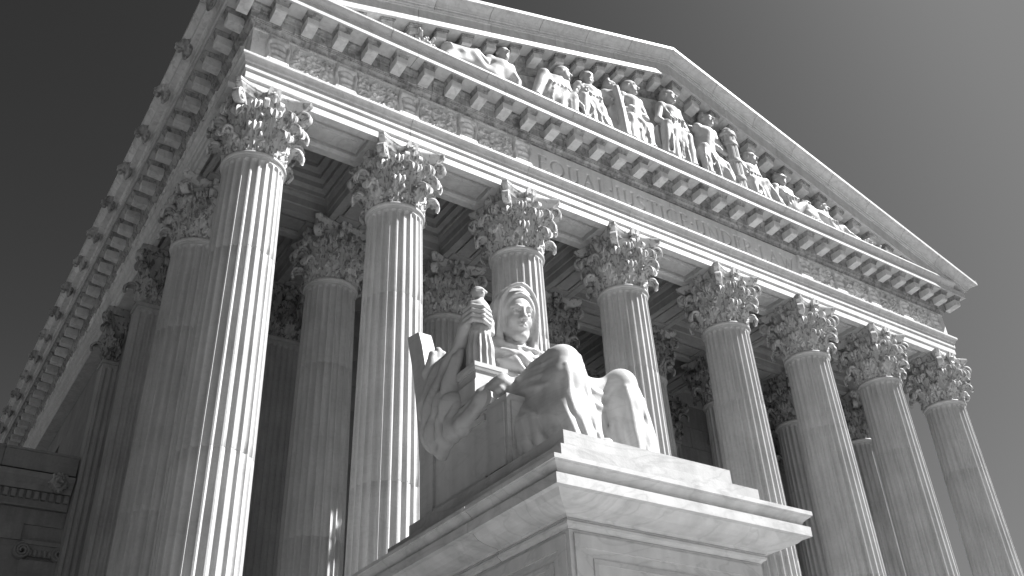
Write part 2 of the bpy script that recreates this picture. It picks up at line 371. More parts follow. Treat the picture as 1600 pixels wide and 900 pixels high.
# inscription cut into the plain middle slabs
def arc(cx, cz, rx, rz, a0, a1, n=14): return [(cx+rx*math.cos(RAD(a0+(a1-a0)*k/n)), cz+rz*math.sin(RAD(a0+(a1-a0)*k/n))) for k in range(n+1)]
SER = .06
def L_(ch):                                               # letter strokes in a box of height 1: (polyline, half width)
    T, t = .062, .034
    if ch == 'E': return .56, [([(.1, 0), (.1, 1)], T), ([(0, 0), (.54, 0)], t), ([(0, 1), (.52, 1)], t), ([(.1, .52), (.42, .52)], t), ([(.54, 0), (.54, .16)], t), ([(.52, 1), (.52, .85)], t)]
    if ch == 'Q': return .92, [(arc(.46, .5, .42, .5, 0, 360, 30), .05), ([(.5, .06), (.75, -.14), (.98, -.2)], t)]
    if ch == 'U': return .76, [([(.1, 1), (.1, .35)] + arc(.38, .33, .28, .33, 180, 360) + [(.66, 1)], .05), ([(0, 1), (.22, 1)], t), ([(.56, 1), (.76, 1)], t)]
    if ch == 'A': return .84, [([(.08, 0), (.42, 1)], t), ([(.42, 1), (.76, 0)], T), ([(.2, .36), (.64, .36)], t), ([(0, 0), (.2, 0)], t), ([(.64, 0), (.86, 0)], t)]
    if ch == 'L': return .54, [([(.1, 0), (.1, 1)], T), ([(0, 0), (.53, 0)], t), ([(.53, 0), (.53, .18)], t), ([(0, 1), (.2, 1)], t)]
    if ch == 'J': return .36, [([(.2, 1), (.2, .1), (.14, -.08), (0, -.14)], T), ([(.08, 1), (.32, 1)], t)]
    if ch == 'S': return .56, [(arc(.28, .75, .22, .25, 30, 270) + arc(.28, .25, .24, .25, 90, -150), .05)]
    if ch == 'T': return .7, [([(.35, 0), (.35, 1)], T), ([(0, 1), (.7, 1)], t), ([(0, 1), (0, .84)], t), ([(.7, 1), (.7, .84)], t), ([(.24, 0), (.46, 0)], t)]
    if ch == 'I': return .26, [([(.13, 0), (.13, 1)], T), ([(0, 0), (.26, 0)], t), ([(0, 1), (.26, 1)], t)]
    if ch == 'C': return .8, [(arc(.44, .5, .42, .5, 50, 310, 24), .05)]
    if ch == 'N': return .84, [([(.1, 0), (.1, 1)], t), ([(.08, 1), (.74, 0)], T), ([(.74, 0), (.74, 1)], t), ([(0, 0), (.2, 0)], t), ([(.64, 1), (.84, 1)], t)]
    if ch == 'D': return .82, [([(.1, 0), (.1, 1)], T), ([(0, 1), (.3, 1)] + arc(.3, .5, .48, .5, 90, -90) + [(0, 0)], .045)]
    if ch == 'R': return .74, [([(.1, 0), (.1, 1)], T), ([(0, 1), (.3, 1)] + arc(.3, .74, .27, .26, 90, -90) + [(.1, .48)], .045), ([(.34, .48), (.72, 0)], T), ([(0, 0), (.2, 0)], t)]
    if ch == 'W': return 1.15, [([(.08, 1), (.36, 0)], T), ([(.36, 0), (.58, .9)], t), ([(.58, .9), (.8, 0)], T), ([(.8, 0), (1.08, 1)], t), ([(0, 1), (.2, 1)], t), ([(.98, 1), (1.16, 1)], t)]
    if ch == '.': return .16, [([(.08, .5), (.081, .5)], .07)]
    return .34, []
strokes = []; x = 0; LH = .62
for ch in 'EQUAL.JUSTICE.UNDER.LAW':
    w, st = L_(ch)
    for pl, hw in st: strokes.append(([(x+a*LH, b*LH) for a, b in pl], hw*LH))
    x += w*LH + .155
tot = x-.155; tx0, tx1 = 9.35, 22.0; kx = (tx1-tx0)/tot
zb = 3.334+.26
def carve(xa, xb):
    xm = (xa+xb)/2
    def fn(X, Zz):
        H = np.zeros(X.shape)
        gx, gz = X+xm, Zz+zfm
        for pl, hw in strokes:
            P_ = [(tx0+a*kx, zb+b) for a, b in pl]
            lo = min(a for a, b in P_)-.1; hi = max(a for a, b in P_)+.1
            i0, i1 = np.searchsorted(gx[:, 0], [lo, hi])
            if i1 <= i0: continue
            sx, sz = gx[i0:i1], gz[i0:i1]; d = np.full(sx.shape, 9.)
            for (a0, b0), (a1, b1) in zip(P_[:-1], P_[1:]):
                vx, vz = a1-a0, b1-b0; t = np.clip(((sx-a0)*vx+(sz-b0)*vz)/(vx*vx+vz*vz+1e-12), 0, 1)
                d = np.minimum(d, np.hypot(sx-a0-t*vx, sz-b0-t*vz))
            H[i0:i1] = np.minimum(H[i0:i1], -np.clip((hw*1.35-d)*2.4, 0, .10))
        return H
    me = hfield('inscription_slab', xb-xa-2*GAP, 1.184, .0165, fn, 'slab', depth=.5)
    part('inscription_slab', me, (xm, -.815, zfm+.002))
for xa, xb in ((8.95, 12.6), (12.6, 15.4), (15.4, 18.9), (18.9, 22.35)): carve(xa, xb)

# ------------------------------------------------------------------ columns
NF = 24
def shaft_r(z):                                            # entasis
    t = np.clip((z-ZF-1.0)/(-.14-ZF-1.0), 0, 1)
    return .93-.105*t**1.7
def make_shaft():
    zs = [ZF+1.0, ZF+1.05, ZF+1.12, ZF+1.2, ZF+1.32]
    zb_ = list(np.linspace(ZF+1.5, -.42, 17))
    for j in (-3.06, -8.56):                               # drum joints
        zb_ = [q for q in zb_ if abs(q-j) > .2] + [j-.012, j-.006, j+.006, j+.012]
    zs += sorted(zb_) + [-.36, -.31, -.27, -.235, -.21, -.195, -.18, -.14]
    ztop = -.19; per = 10
    uu = np.array([-1, -.93, -.75, -.5, -.2, .1, .4, .65, .85, .97])
    v = []
    hwf = .39                                               # half width of a flute in units of pitch
    for z in zs:
        R = float(shaft_r(z)); pitch_ = 2*math.pi/NF
        halfw = hwf*pitch_*R
        for k in range(NF):
            loc = [-.5, -.45, -.41] + list(hwf*np.array([-.97, -.8, -.5, 0, .5, .8, .97])) + [.41, .45]
            for u in loc:
                th = (k+u)*pitch_; q = u/hwf; d = 0
                vv = max(0, z-(ztop-halfw))/halfw
                vb = max(0, (ZF+1.12+halfw)-z)/halfw
                s_ = 1-q*q-vv*vv-vb*vb
                if s_ > 0: d = .86*halfw*math.sqrt(s_)
                rr = R-d
                if any(abs(z-j) < .008 for j in (-3.06, -8.56)): rr -= .006
                if z <= ZF+1.06: rr = R+.07-(z-ZF-1.0)*.5
                v.append((rr*math.cos(th), rr*math.sin(th), z))
    n = NF*12; nz = len(zs); idx = np.arange(n*nz).reshape(nz, n); r_ = np.roll(idx, -1, 1)
    f = np.stack([idx[:-1], r_[:-1], r_[1:], idx[1:]], -1).reshape(-1, 4)
    return mesh_np('column', v, f, 'shaft', smooth=True, sharp=38)
SHAFT = make_shaft()
BASE = MB().box(-1.3, 1.3, -1.3, 1.3, ZF, ZF+.3).lathe([(1.22, ZF+.3), (1.28, ZF+.4), (1.28, ZF+.48), (1.2, ZF+.57), (1.08, ZF+.6), (1.04, ZF+.68), (1.06, ZF+.74), (1.12, ZF+.76), (1.15, ZF+.84), (1.1, ZF+.93), (1.0, ZF+1.0)], 64).mesh('base', 'marble', smooth=True, sharp=40)
ASTR = MB().lathe([(.70, -.16), (.835, -.142), (.845, -.12), (.845, -.09), (.86, -.088), (.885, -.07), (.90, -.03), (.89, .015), (.87, .035), (.84, .045), (.70, .05)], 72).mesh('astragal', 'shaft', smooth=True, sharp=40)
def bell_r(z): return .80+.03*z+.13*max(0, (z-.9)/1.0)**2.5
BELL = MB().lathe([(bell_r(z), z) for z in np.linspace(.04, 1.86, 14)], 48).mesh('capital_bell', 'capital', smooth=True, sharp=40)
def abacus(half=1.16, mid=.90, ch=.13):
    def ring(s, z):
        pts = []
        for q in range(4):
            a = q*math.pi/2; c, sn = math.cos(a), math.sin(a)
            A = half*s; Mm = mid*s
            for t in np.linspace(-1, 1, 13):
                xx = t*(A-ch); yy = -(Mm+(A-Mm)*abs(t)**2.0*.98)
                pts.append((xx*c-yy*sn, xx*sn+yy*c, z))
        return pts
    return MB().loft([ring(.84, 1.86), ring(.87, 1.92), ring(.915, 1.985), ring(.965, 2.04), ring(.97, 2.07), ring(.985, 2.08), ring(1.0, 2.12), ring(1.0, 2.18), ring(.98, 2.196)]).mesh('abacus', 'capital', smooth=True, sharp=35)
ABAC = abacus()
def acanthus(name, H, out, W, mat, flat=False, tip=1.0):
    """one leaf standing on the bell, its head curling outward; local frame: -y is outward"""
    nu, nv = 21, 40
    pts = []; rc = out*.5; s0 = .64                         # spine (projection, height)
    for s in np.linspace(0, 1, nv):
        if s < s0:
            q = s/s0; pts.append((.02+.05*q+.06*q**3, (H-rc*.75)*q))
        else:
            a = (s-s0)/(1-s0)*3.75; pts.append((.13+rc-rc*math.cos(a), H-rc*.75+rc*1.0*math.sin(a)*(1 if a < math.pi else 1.5)))
    pts = np.array(pts)
    tang = np.gradient(pts, axis=0); tang /= np.linalg.norm(tang, axis=1)[:, None]
    nrm = np.stack([tang[:, 1], -tang[:, 0]], -1)           # outward normal in (proj, z)
    vf, vb = [], []
    for j, s in enumerate(np.linspace(0, 1, nv)):
        env = np.interp(s, [0, .2, .45, .62, .72, .9, .97, 1], [.78, .92, 1.0, .80, .62, .52, .40, .16])
        lob = abs(math.sin(s*math.pi*5.5+.2))**.6
        w = W*env*(.66+.38*lob)
        for u in np.linspace(-1, 1, nu):
            au = abs(u)
            rel = .055*math.exp(-(u/.10)**2)*(1-.5*s)         # midrib
            rel += .050*math.cos(2*math.pi*(au*1.25-s*5.5*.5)+.6)*(.25+.75*au)*(1-.45*s)  # fingers of the leaf
            rel += .075*au**2*(1-.4*s)-.06*au**6              # edges stand off the bell
            pr = pts[j]+nrm[j]*rel
            x = u*w; R = .84
            for lst, pp, xx in ((vf, pr, x), (vb, pts[j]-nrm[j]*(.045+(.022*math.cos(7.5*au)+.02*math.exp(-(u/.16)**2) if s > .6 else 0)), x*.96)):
                if flat: lst.append((xx, -pp[0], pp[1]))
                else:
                    an = xx/(R+.06); lst.append(((R+pp[0])*math.sin(an), R-(R+pp[0])*math.cos(an), pp[1]))
    n = nu*nv; v = vf+vb; f = []
    I = lambda j, i: j*nu+i
    for j in range(nv-1):
        for i in range(nu-1):
            f.append((I(j, i), I(j, i+1), I(j+1, i+1), I(j+1, i))); f.append((n+I(j, i), n+I(j+1, i), n+I(j+1, i+1), n+I(j, i+1)))
        f.append((I(j, 0), I(j+1, 0), n+I(j+1, 0), n+I(j, 0))); f.append((I(j, nu-1), n+I(j, nu-1), n+I(j+1, nu-1), I(j+1, nu-1)))
    for i in range(nu-1):
        f.append((I(0, i), n+I(0, i), n+I(0, i+1), I(0, i+1))); f.append((I(nv-1, i), I(nv-1, i+1), n+I(nv-1, i+1), n+I(nv-1, i)))
    return mesh_np(name, v, f, mat, smooth=True, sharp=60)
LEAF1 = acanthus('acanthus_leaf', .66, .34, .29, 'capital')
LEAF2 = acanthus('acanthus_leaf', 1.22, .38, .285, 'capital')
LEAF3 = acanthus('acanthus_leaf', .50, .36, .22, 'capital')
def volute(name, R0, turns, width, z0, r0, rise, out, mat):
    """a band that rises along the bell, leans out and rolls up in a spiral; frame: -y outward"""
    path = []
    for s in np.linspace(0, 1, 12): path.append((r0+out*s**2.2, z0+rise*s, 1))
    cx, cz = path[-1][0]+.02, path[-1][1]-R0
    for k in range(1, int(turns*18)+1):
        a = math.pi/2-k*2*math.pi/18; r = R0*(1-.8*k/(turns*18)); path.append((cx+r*math.cos(a), cz+r*math.sin(a), 1-.25*k/(turns*18)))
    P_ = np.array(path); tg = np.gradient(P_[:, :2], axis=0); tg /= np.linalg.norm(tg, axis=1)[:, None]+1e-9
    rings = []; th = .075
    for (e, z, w), (tx, tz) in zip(P_, tg):
        nx_, nz_ = tz, -tx; W = width*w*(.55+.45*min(1, (z-z0)/(rise*.7))) if z < cz+R0*2 else width
        prof = [(-1, 0), (-.85, .7), (-.55, .35), (0, .2), (.55, .35), (.85, .7), (1, 0), (.8, -.7), (-.8, -.7)]
        rings.append([(a*W, -(e+nx_*b*th*w), z+nz_*b*th*w) for a, b in prof])
    mb = MB().loft(rings)
    n = 10
    for q, sg in ((1, 1),):                                  # eye of the scroll
        mb.loft([[(xx, -(cx+.06*math.cos(2*math.pi*k/n)), cz+.06*math.sin(2*math.pi*k/n)) for k in range(n)] for xx in (-width*.95, width*.95)])
    return mb.mesh(name, mat, smooth=True, sharp=45)
VOL = volute('volute', .21, 1.6, .135, .75, .88, 1.06, .44, 'capital')
HEL = volute('helix', .14, 1.4, .09, .80, .86, .98, .14, 'capital')
def fleuron(mat):
    mb = MB(); n = 18
    for y0, y1, r, zc in ((-.05, -.19, .17, 0), (-.12, -.25, .08, 0)):
        mb.loft([[(rr*(1+.22*math.cos(5*2*math.pi*k/n+.6))*math.cos(2*math.pi*k/n), yy, zc+rr*(1+.22*math.cos(5*2*math.pi*k/n+.6))*math.sin(2*math.pi*k/n)) for k in range(n)] for rr, yy in ((r*.7, .1), (r, y0), (r*1.05, (y0+y1)/2), (r*.5, y1))])
    for s in (-1, 1): mb.loft([[(s*.11+dx_*w, -.14-.05*q, .02+.30*q+0*dx_) if k else (s*.11+dx_*w, -.02, .02+.26*q) for k, dx_ in ((0, -1), (0, 1), (1, 1), (1, -1))] for q, w in ((0, .07), (.5, .085), (1, .03))])
    return mb.mesh('fleuron', mat, smooth=True, sharp=45)
FLE = fleuron('capital')
def joined(name, items, mat):
    """one mesh out of placed copies (for capitals too far back to pick their leaves apart)"""
    V, F = [], []; n0 = 0
    for me, rz, loc in items:
        n = len(me.vertices); a = np.empty(n*3, np.float32); me.vertices.foreach_get('co', a); a = a.reshape(-1, 3)
        c, s = math.cos(rz), math.sin(rz); b = a.copy(); b[:, 0] = a[:, 0]*c-a[:, 1]*s+loc[0]; b[:, 1] = a[:, 0]*s+a[:, 1]*c+loc[1]; b[:, 2] += loc[2]
        V.append(b); F += [[i+n0 for i in p.vertices] for p in me.polygons]; n0 += n
    return mesh_np(name, np.concatenate(V), F, mat, smooth=True, sharp=50)
def leaf_list():
    L = []
    for k in range(8):
        a = (k+.5)*math.pi/4; L.append(('acanthus_leaf', LEAF1, a, (.80*math.sin(a), -.80*math.cos(a), .05)))
        a = k*math.pi/4; L.append(('acanthus_leaf', LEAF2, a, (.80*math.sin(a), -.80*math.cos(a), .05)))
    for k in range(4):
        a = (k+.5)*math.pi/2; L.append(('volute', VOL, a, (0, 0, 0)))
        a = k*math.pi/2; L.append(('fleuron', FLE, a, (.90*math.sin(a), -.90*math.cos(a), 1.98)))
        for d in (-1, 1): L.append(('helix', HEL, a+d*.19, (0, 0, 0)))
        for d in (-1, 1): b = a+d*.42; L.append(('acanthus_leaf', LEAF3, b, (.86*math.sin(b), -.86*math.cos(b), .92)))
    return L
LL = leaf_list()
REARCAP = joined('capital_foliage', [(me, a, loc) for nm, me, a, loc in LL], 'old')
def column(x, y, full):
    c = part('column', SHAFT, (x, y, 0))
    ob('base', BASE, c); ob('astragal', ASTR, c)
    b = ob('capital_bell', BELL, c); ab = ob('abacus', ABAC, c)
    if full:
        for nm, me, a, loc in LL:
            # names inside one loop stay plain; loc is given for a leaf facing -y turned by a
            ob(nm, me, c, (loc[0], loc[1], loc[2]), a)
    else:
        ob('capital_foliage', REARCAP, c)
    return c
for i in range(8): column(CX(i), 0, True)
for i in range(8): column(CX(i), DEP, i in (0, 1, 2))

# ------------------------------------------------------------------ walls, pilasters
def pil_shaft():
    """fluted pilaster, front face at y=0, half width .84, seven flutes"""
    xs = [-.84]; ys = [0]; n = 7; p_ = 1.5/n
    for k in range(n):
        xc = -.75+p_*(k+.5); hw = p_*.36
        for q in (-1, -.8, -.4, 0, .4, .8, 1): xs.append(xc+q*hw); ys.append(.06*math.sqrt(max(0, 1-q*q)))
    xs.append(.84); ys.append(0)
    outline = list(zip(xs, ys)) + [(.84, .75), (-.84, .75)]
    flat = [(a, 0 if b < .1 else b) for a, b in outline]
    return MB().loft([[(a, b, z) for a, b in o] for z, o in ((ZF, flat), (ZF+1.2, flat), (ZF+1.3, outline), (-.3, outline), (-.22, flat), (-.1, flat))]).mesh('pilaster', 'inner')
PIL = pil_shaft()
PAST = MB().box(-.9, .9, -.06, .75, -.1, .03).mesh('astragal', 'inner')
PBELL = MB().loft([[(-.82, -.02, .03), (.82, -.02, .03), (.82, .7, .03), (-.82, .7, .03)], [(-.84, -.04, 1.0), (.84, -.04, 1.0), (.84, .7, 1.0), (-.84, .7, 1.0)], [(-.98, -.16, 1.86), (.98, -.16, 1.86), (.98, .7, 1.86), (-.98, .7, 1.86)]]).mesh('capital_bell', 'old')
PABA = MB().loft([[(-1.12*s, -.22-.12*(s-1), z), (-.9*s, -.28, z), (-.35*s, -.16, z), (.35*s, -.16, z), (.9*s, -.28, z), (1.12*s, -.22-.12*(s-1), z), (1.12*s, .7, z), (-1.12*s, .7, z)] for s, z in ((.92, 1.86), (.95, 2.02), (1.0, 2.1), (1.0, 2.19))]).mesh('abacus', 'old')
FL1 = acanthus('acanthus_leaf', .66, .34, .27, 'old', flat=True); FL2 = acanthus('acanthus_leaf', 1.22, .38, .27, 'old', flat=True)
it = []
for xx in (-.56, 0, .56): it.append((FL1, 0, (xx, -.02, .05)))
for xx in (-.3, .3): it.append((FL2, 0, (xx, -.02, .05)))
for s in (-1, 1):
    it.append((FL2, s*math.pi/4, (s*.80, -.02, .05))); it.append((FL1, s*math.pi/2, (s*.82, .3, .05))); it.append((VOL, s*math.pi/4, (s*.12, .62, 0)))
    it.append((HEL, s*.12, (s*.14, .72, 0)))
it.append((FLE, 0, (0, -.12, 1.98)))
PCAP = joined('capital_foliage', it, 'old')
def pilaster(x, y, rz=0):
    c = part('pilaster', PIL, (x, y, 0), rz)
    ob('astragal', PAST, c); ob('capital_bell', PBELL, c); ob('abacus', PABA, c); ob('capital_foliage', PCAP, c)
for i in range(8): pilaster(CX(i), 8.32)
# antae along the left flank show their narrow front and their long side
for k, y in enumerate((12.93,)):
    pilaster(.02, y)
WB = MB()
# rear wall of the portico, coursed ashlar blocks; each course staggered
zc = np.linspace(ZF, 2.18, 17)
for r_ in range(16):
    xs = [-.2+(.0 if r_ % 2 else 1.1)] ; xx = xs[0]
    cuts = [.35] + [q for q in np.arange(1.4 if r_ % 2 else 2.5, X7-.8, 2.2)] + [X7-.35]
    for a, b in zip(cuts[:-1], cuts[1:]):
        if r_ < 9 and XM-2.6 < (a+b)/2 < XM+2.6: continue
        key = round(b-a, 2)
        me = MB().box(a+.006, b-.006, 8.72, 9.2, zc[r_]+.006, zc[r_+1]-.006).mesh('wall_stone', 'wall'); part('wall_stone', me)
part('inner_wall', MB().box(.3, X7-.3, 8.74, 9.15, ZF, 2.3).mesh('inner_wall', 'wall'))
part('bronze_door', MB().box(XM-2.55, XM+2.55, 8.62, 8.73, ZF+.01, ZF+9.1).mesh('bronze_door', 'bronze'))
# side walls
for x0, x1, sd in ((-.30, .3, 'l'), (X7-.3, X7+.30, 'r')):
    for r_ in range(13):
        z0_, z1_ = ZF+r_*16.58/13, ZF+(r_+1)*16.58/13
        cuts = [9.2] + [9.2+(1.4 if r_ % 2 else 2.7)+2.6*k for k in range(13)] + [BACK]
        for a, b in zip(cuts[:-1], cuts[1:]):
            if sd == 'r' and a > 15: continue
            if sd == 'l' and 23.6 < (a+b)/2 < 26.2 and r_ > 3 : continue
            part('wall_stone', MB().box(x0, x1, a+.005, b-.005, z0_+.005, z1_-.005).mesh('wall_stone', 'wall'))
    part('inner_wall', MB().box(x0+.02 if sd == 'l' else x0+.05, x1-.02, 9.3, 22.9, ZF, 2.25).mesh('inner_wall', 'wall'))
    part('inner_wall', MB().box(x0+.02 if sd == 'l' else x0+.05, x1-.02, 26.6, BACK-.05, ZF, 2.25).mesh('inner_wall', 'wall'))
part('window', MB().box(.05, .15, 22.9, 26.6, ZF+5, 2.2).mesh('window', 'dark'))

# ------------------------------------------------------------------ portico ceiling
def beam_prof(hw): return [(hw, 2.2), (hw, 2.5), (hw+.03, 2.53), (hw+.03, 2.8), (hw+.09, 2.9), (hw+.12, 3.0), (hw+.12, 3.3), (-hw-.12, 3.3), (-hw-.12, 3.0), (-hw-.09, 2.9), (-hw-.03, 2.8), (-hw-.03, 2.53), (-hw, 2.5), (-hw, 2.2),
                           (-hw*.66, 2.2), (-hw*.62, 2.25), (-hw*.5, 2.275), (-hw*.5, 2.36), (-hw*.38, 2.36), (-hw*.38, 2.27), (hw*.38, 2.27), (hw*.38, 2.36), (hw*.5, 2.36), (hw*.5, 2.275), (hw*.62, 2.25), (hw*.66, 2.2)]
def beam_mesh(hw, L, ends):
    mb = MB().loft([[(e, t, z) for e, z in beam_prof(hw)] for t in (0, L)])
    for t0, t1 in ends: mb.box(-hw*.6, hw*.6, t0, t1, 2.206, 2.3)
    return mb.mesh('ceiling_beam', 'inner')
BA = beam_mesh(.66, DEP-1.6-.01, [(0, .45), (DEP-1.6-.46, DEP-1.6-.01)])
BB = beam_mesh(.66, 8.74-5.4-.01, [(0, .45), (2.55, 3.3)])
for i in range(8):
    part('ceiling_beam', BA, (CX(i), .805, 0)); part('ceiling_beam', BB, (CX(i), 5.405, 0))
for i in range(7):
    L = CX(i+1)-CX(i)
    mb = MB().loft([[(t, 4.6+e*1.2, z) for e, z in beam_prof(.62)] for t in (0, L-.008)])
    mb.box(0, 1.2, 4.2, 5.0, 2.206, 2.3).box(L-1.2, L-.008, 4.2, 5.0, 2.206, 2.3)
    part('ceiling_beam', mb.mesh('ceiling_beam', 'inner'), (CX(i)+.004, 0, 0))
def coffer(w, d):
    mb = MB(); z = 2.86; ix = 0
    steps = [(.0, 2.9), (.10, 2.98), (.16, 2.98), (.16, 3.14), (.30, 3.20), (.34, 3.20), (.34, 3.40), (.50, 3.44), (.52, 3.44), (.52, 3.62), (.70, 3.68), (.74, 3.68), (.74, 3.84)]
    rings = []
    for i_, z_ in steps:
        a, b = w/2-i_, d/2-i_
        rings.append([(-a, -b, z_), (a, -b, z_), (a, b, z_), (-a, b, z_)])
    v = [q for r in rings for q in r]; f = []
    for k in range(len(rings)-1):
        for j in range(4): f.append((k*4+j, k*4+(j+1) % 4, (k+1)*4+(j+1) % 4, (k+1)*4+j))
    n = len(rings)-1; f.append((n*4, n*4+1, n*4+2, n*4+3))
    nb = len(v); a, b = w/2+.3, d/2+.3                       # closed from above
    v += [(-w/2, -d/2, 3.9), (w/2, -d/2, 3.9), (w/2, d/2, 3.9), (-w/2, d/2, 3.9)]
    f += [(nb, nb+1, nb+2, nb+3)] + [(j, nb+j, nb+(j+1) % 4, (j+1) % 4) for j in range(4)]
    return mesh_np('ceiling_coffer', v, f, 'inner', fix=True)
def rosette(r):
    mb = MB(); n = 40
    for s, z0_, z1_, pet in ((1.0, 0, -.10, 8), (.62, -.05, -.16, 6), (.28, -.1, -.21, 5)):
        mb.loft([[(rr*r*(1+.16*math.cos(pet*2*math.pi*k/n))*math.cos(2*math.pi*k/n), rr*r*(1+.16*math.cos(pet*2*math.pi*k/n))*math.sin(2*math.pi*k/n), z) for k in range(n)] for rr, z in ((s*.7, z0_+.05), (s*.95, z0_), (s, (z0_+z1_)/2), (s*.6, z1_))])
    return mb.mesh('rosette', 'inner', smooth=True, sharp=45)
ROS = rosette(.42)
cof = {}
for i in range(7):
    w = CX(i+1)-CX(i)-1.32-.24; xm = (CX(i)+CX(i+1))/2
    for y0, y1 in ((.80, 3.82), (5.46, 8.72)):
        key = (round(w, 2), y0)
        if key not in cof: cof[key] = coffer(w+.2, y1-y0)
        c = part('ceiling_coffer', cof[key], (xm, (y0+y1)/2, 0)); ob('rosette', ROS, c, (0, 0, 3.85))
# band closing the top of the rear wall
part('wall_cornice', MB().box(-.2, X7+.2, 8.66, 9.2, 2.304, 3.9).mesh('wall_cornice', 'inner'))

# ------------------------------------------------------------------ signed-distance sculpting
class Vol:
    def __init__(s, lo, hi, h):
        s.h = h; s.lo = np.array(lo, np.float32); s.n = np.ceil((np.array(hi)-np.array(lo))/h).astype(int)+1
        s.d = np.full(s.n, .25, np.float32)
        s.ax = [s.lo[k]+h*np.arange(s.n[k], dtype=np.float32) for k in range(3)]
    def win(s, lo, hi, m):
        i0 = [max(0, int((lo[k]-m-s.lo[k])/s.h)) for k in range(3)]; i1 = [min(s.n[k], int((hi[k]+m-s.lo[k])/s.h)+2) for k in range(3)]
        if any(b <= a for a, b in zip(i0, i1)): return None, None
        sl_ = tuple(slice(a, b) for a, b in zip(i0, i1))
        return sl_, np.meshgrid(*[s.ax[k][sl_[k]] for k in range(3)], indexing='ij', sparse=True)
    def comb(s, sl_, v, k, sub):
        a = s.d[sl_]
        if sub:
            v = -v; h = np.clip(.5-.5*(v-a)/max(k, 1e-4)*-1, 0, 1)
            s.d[sl_] = a+(v-a)*h+k*h*(1-h)
        else:
            h = np.clip(.5+.5*(a-v)/max(k, 1e-4), 0, 1)
            s.d[sl_] = a+(v-a)*h-k*h*(1-h)
    def cone(s, a, b, ra, rb, k=.05, sub=False):
        a = np.array(a, np.float32); b = np.array(b, np.float32); R = max(ra, rb)
        sl_, g = s.win(np.minimum(a, b)-R, np.maximum(a, b)+R, k+.05)
        if sl_ is None: return s
        ba = b-a; pa = [g[i]-a[i] for i in range(3)]
        t = np.clip((pa[0]*ba[0]+pa[1]*ba[1]+pa[2]*ba[2])/(float(ba@ba)+1e-9), 0, 1)
        d = np.sqrt((pa[0]-ba[0]*t)**2+(pa[1]-ba[1]*t)**2+(pa[2]-ba[2]*t)**2)-(ra+(rb-ra)*t)
        s.comb(sl_, d, k, sub); return s
    def chain(s, pts, k=.05, sub=False):
        for p, q in zip(pts[:-1], pts[1:]): s.cone(p[:3], q[:3], p[3], q[3], k, sub)
        return s
    def rope(s, pts, k=.05):                                # one smooth union for a whole polyline
        P_ = np.array(pts, np.float32); R = P_[:, 3].max()
        sl_, g = s.win(P_[:, :3].min(0)-R, P_[:, :3].max(0)+R, k+.05)
        if sl_ is None: return s
        d = None
        for a, b in zip(P_[:-1], P_[1:]):
            ba = b[:3]-a[:3]; pa = [g[i]-a[i] for i in range(3)]
            t = np.clip((pa[0]*ba[0]+pa[1]*ba[1]+pa[2]*ba[2])/(float(ba@ba)+1e-9), 0, 1)
            e = np.sqrt((pa[0]-ba[0]*t)**2+(pa[1]-ba[1]*t)**2+(pa[2]-ba[2]*t)**2)-(a[3]+(b[3]-a[3])*t)
            d = e if d is None else np.minimum(d, e)
        s.comb(sl_, d, k, False); return s
    def ell(s, c, r, k=.05, sub=False, rot=None):
        c = np.array(c, np.float32); r = np.array(r, np.float32) if not isinstance(r, (int, float)) else np.full(3, r, np.float32); R = r.max()
        sl_, g = s.win(c-(R if rot is not None else r), c+(R if rot is not None else r), k+.05)
        if sl_ is None: return s
        p = [g[i]-c[i] for i in range(3)]
        if rot is not None:
            m_ = np.array(rot).T; p = [m_[i][0]*p[0]+m_[i][1]*p[1]+m_[i][2]*p[2] for i in range(3)]
        k0 = np.sqrt((p[0]/r[0])**2+(p[1]/r[1])**2+(p[2]/r[2])**2); k1 = np.sqrt((p[0]/r[0]**2)**2+(p[1]/r[1]**2)**2+(p[2]/r[2]**2)**2)
        s.comb(sl_, (k0*(k0-1)/(k1+1e-6)).astype(np.float32), k, sub); return s
    def box(s, c, hf, rd=.02, k=.02, sub=False, rz=0, rx=0):
        c = np.array(c, np.float32); R = float(np.linalg.norm(hf)) if (rz or rx) else np.array(hf)
        sl_, g = s.win(c-R, c+R, k+.05)
        if sl_ is None: return s
        x, y, z = g[0]-c[0], g[1]-c[1], g[2]-c[2]
        if rz: cc, ss = math.cos(rz), math.sin(rz); x, y = x*cc+y*ss, -x*ss+y*cc
        if rx: cc, ss = math.cos(rx), math.sin(rx); y, z = y*cc+z*ss, -y*ss+z*cc
        q = [np.abs(x)-hf[0]+rd, np.abs(y)-hf[1]+rd, np.abs(z)-hf[2]+rd]
        d = np.sqrt(np.maximum(q[0], 0)**2+np.maximum(q[1], 0)**2+np.maximum(q[2], 0)**2)+np.minimum(np.maximum(np.maximum(q[0], q[1]), q[2]), 0)-rd
        s.comb(sl_, d.astype(np.float32), k, sub); return s
    def warp(s, fn, lo, hi):
        sl_, g = s.win(np.array(lo), np.array(hi), 0)
        if sl_ is not None: s.d[sl_] = s.d[sl_]+fn(*g).astype(np.float32)
        return s
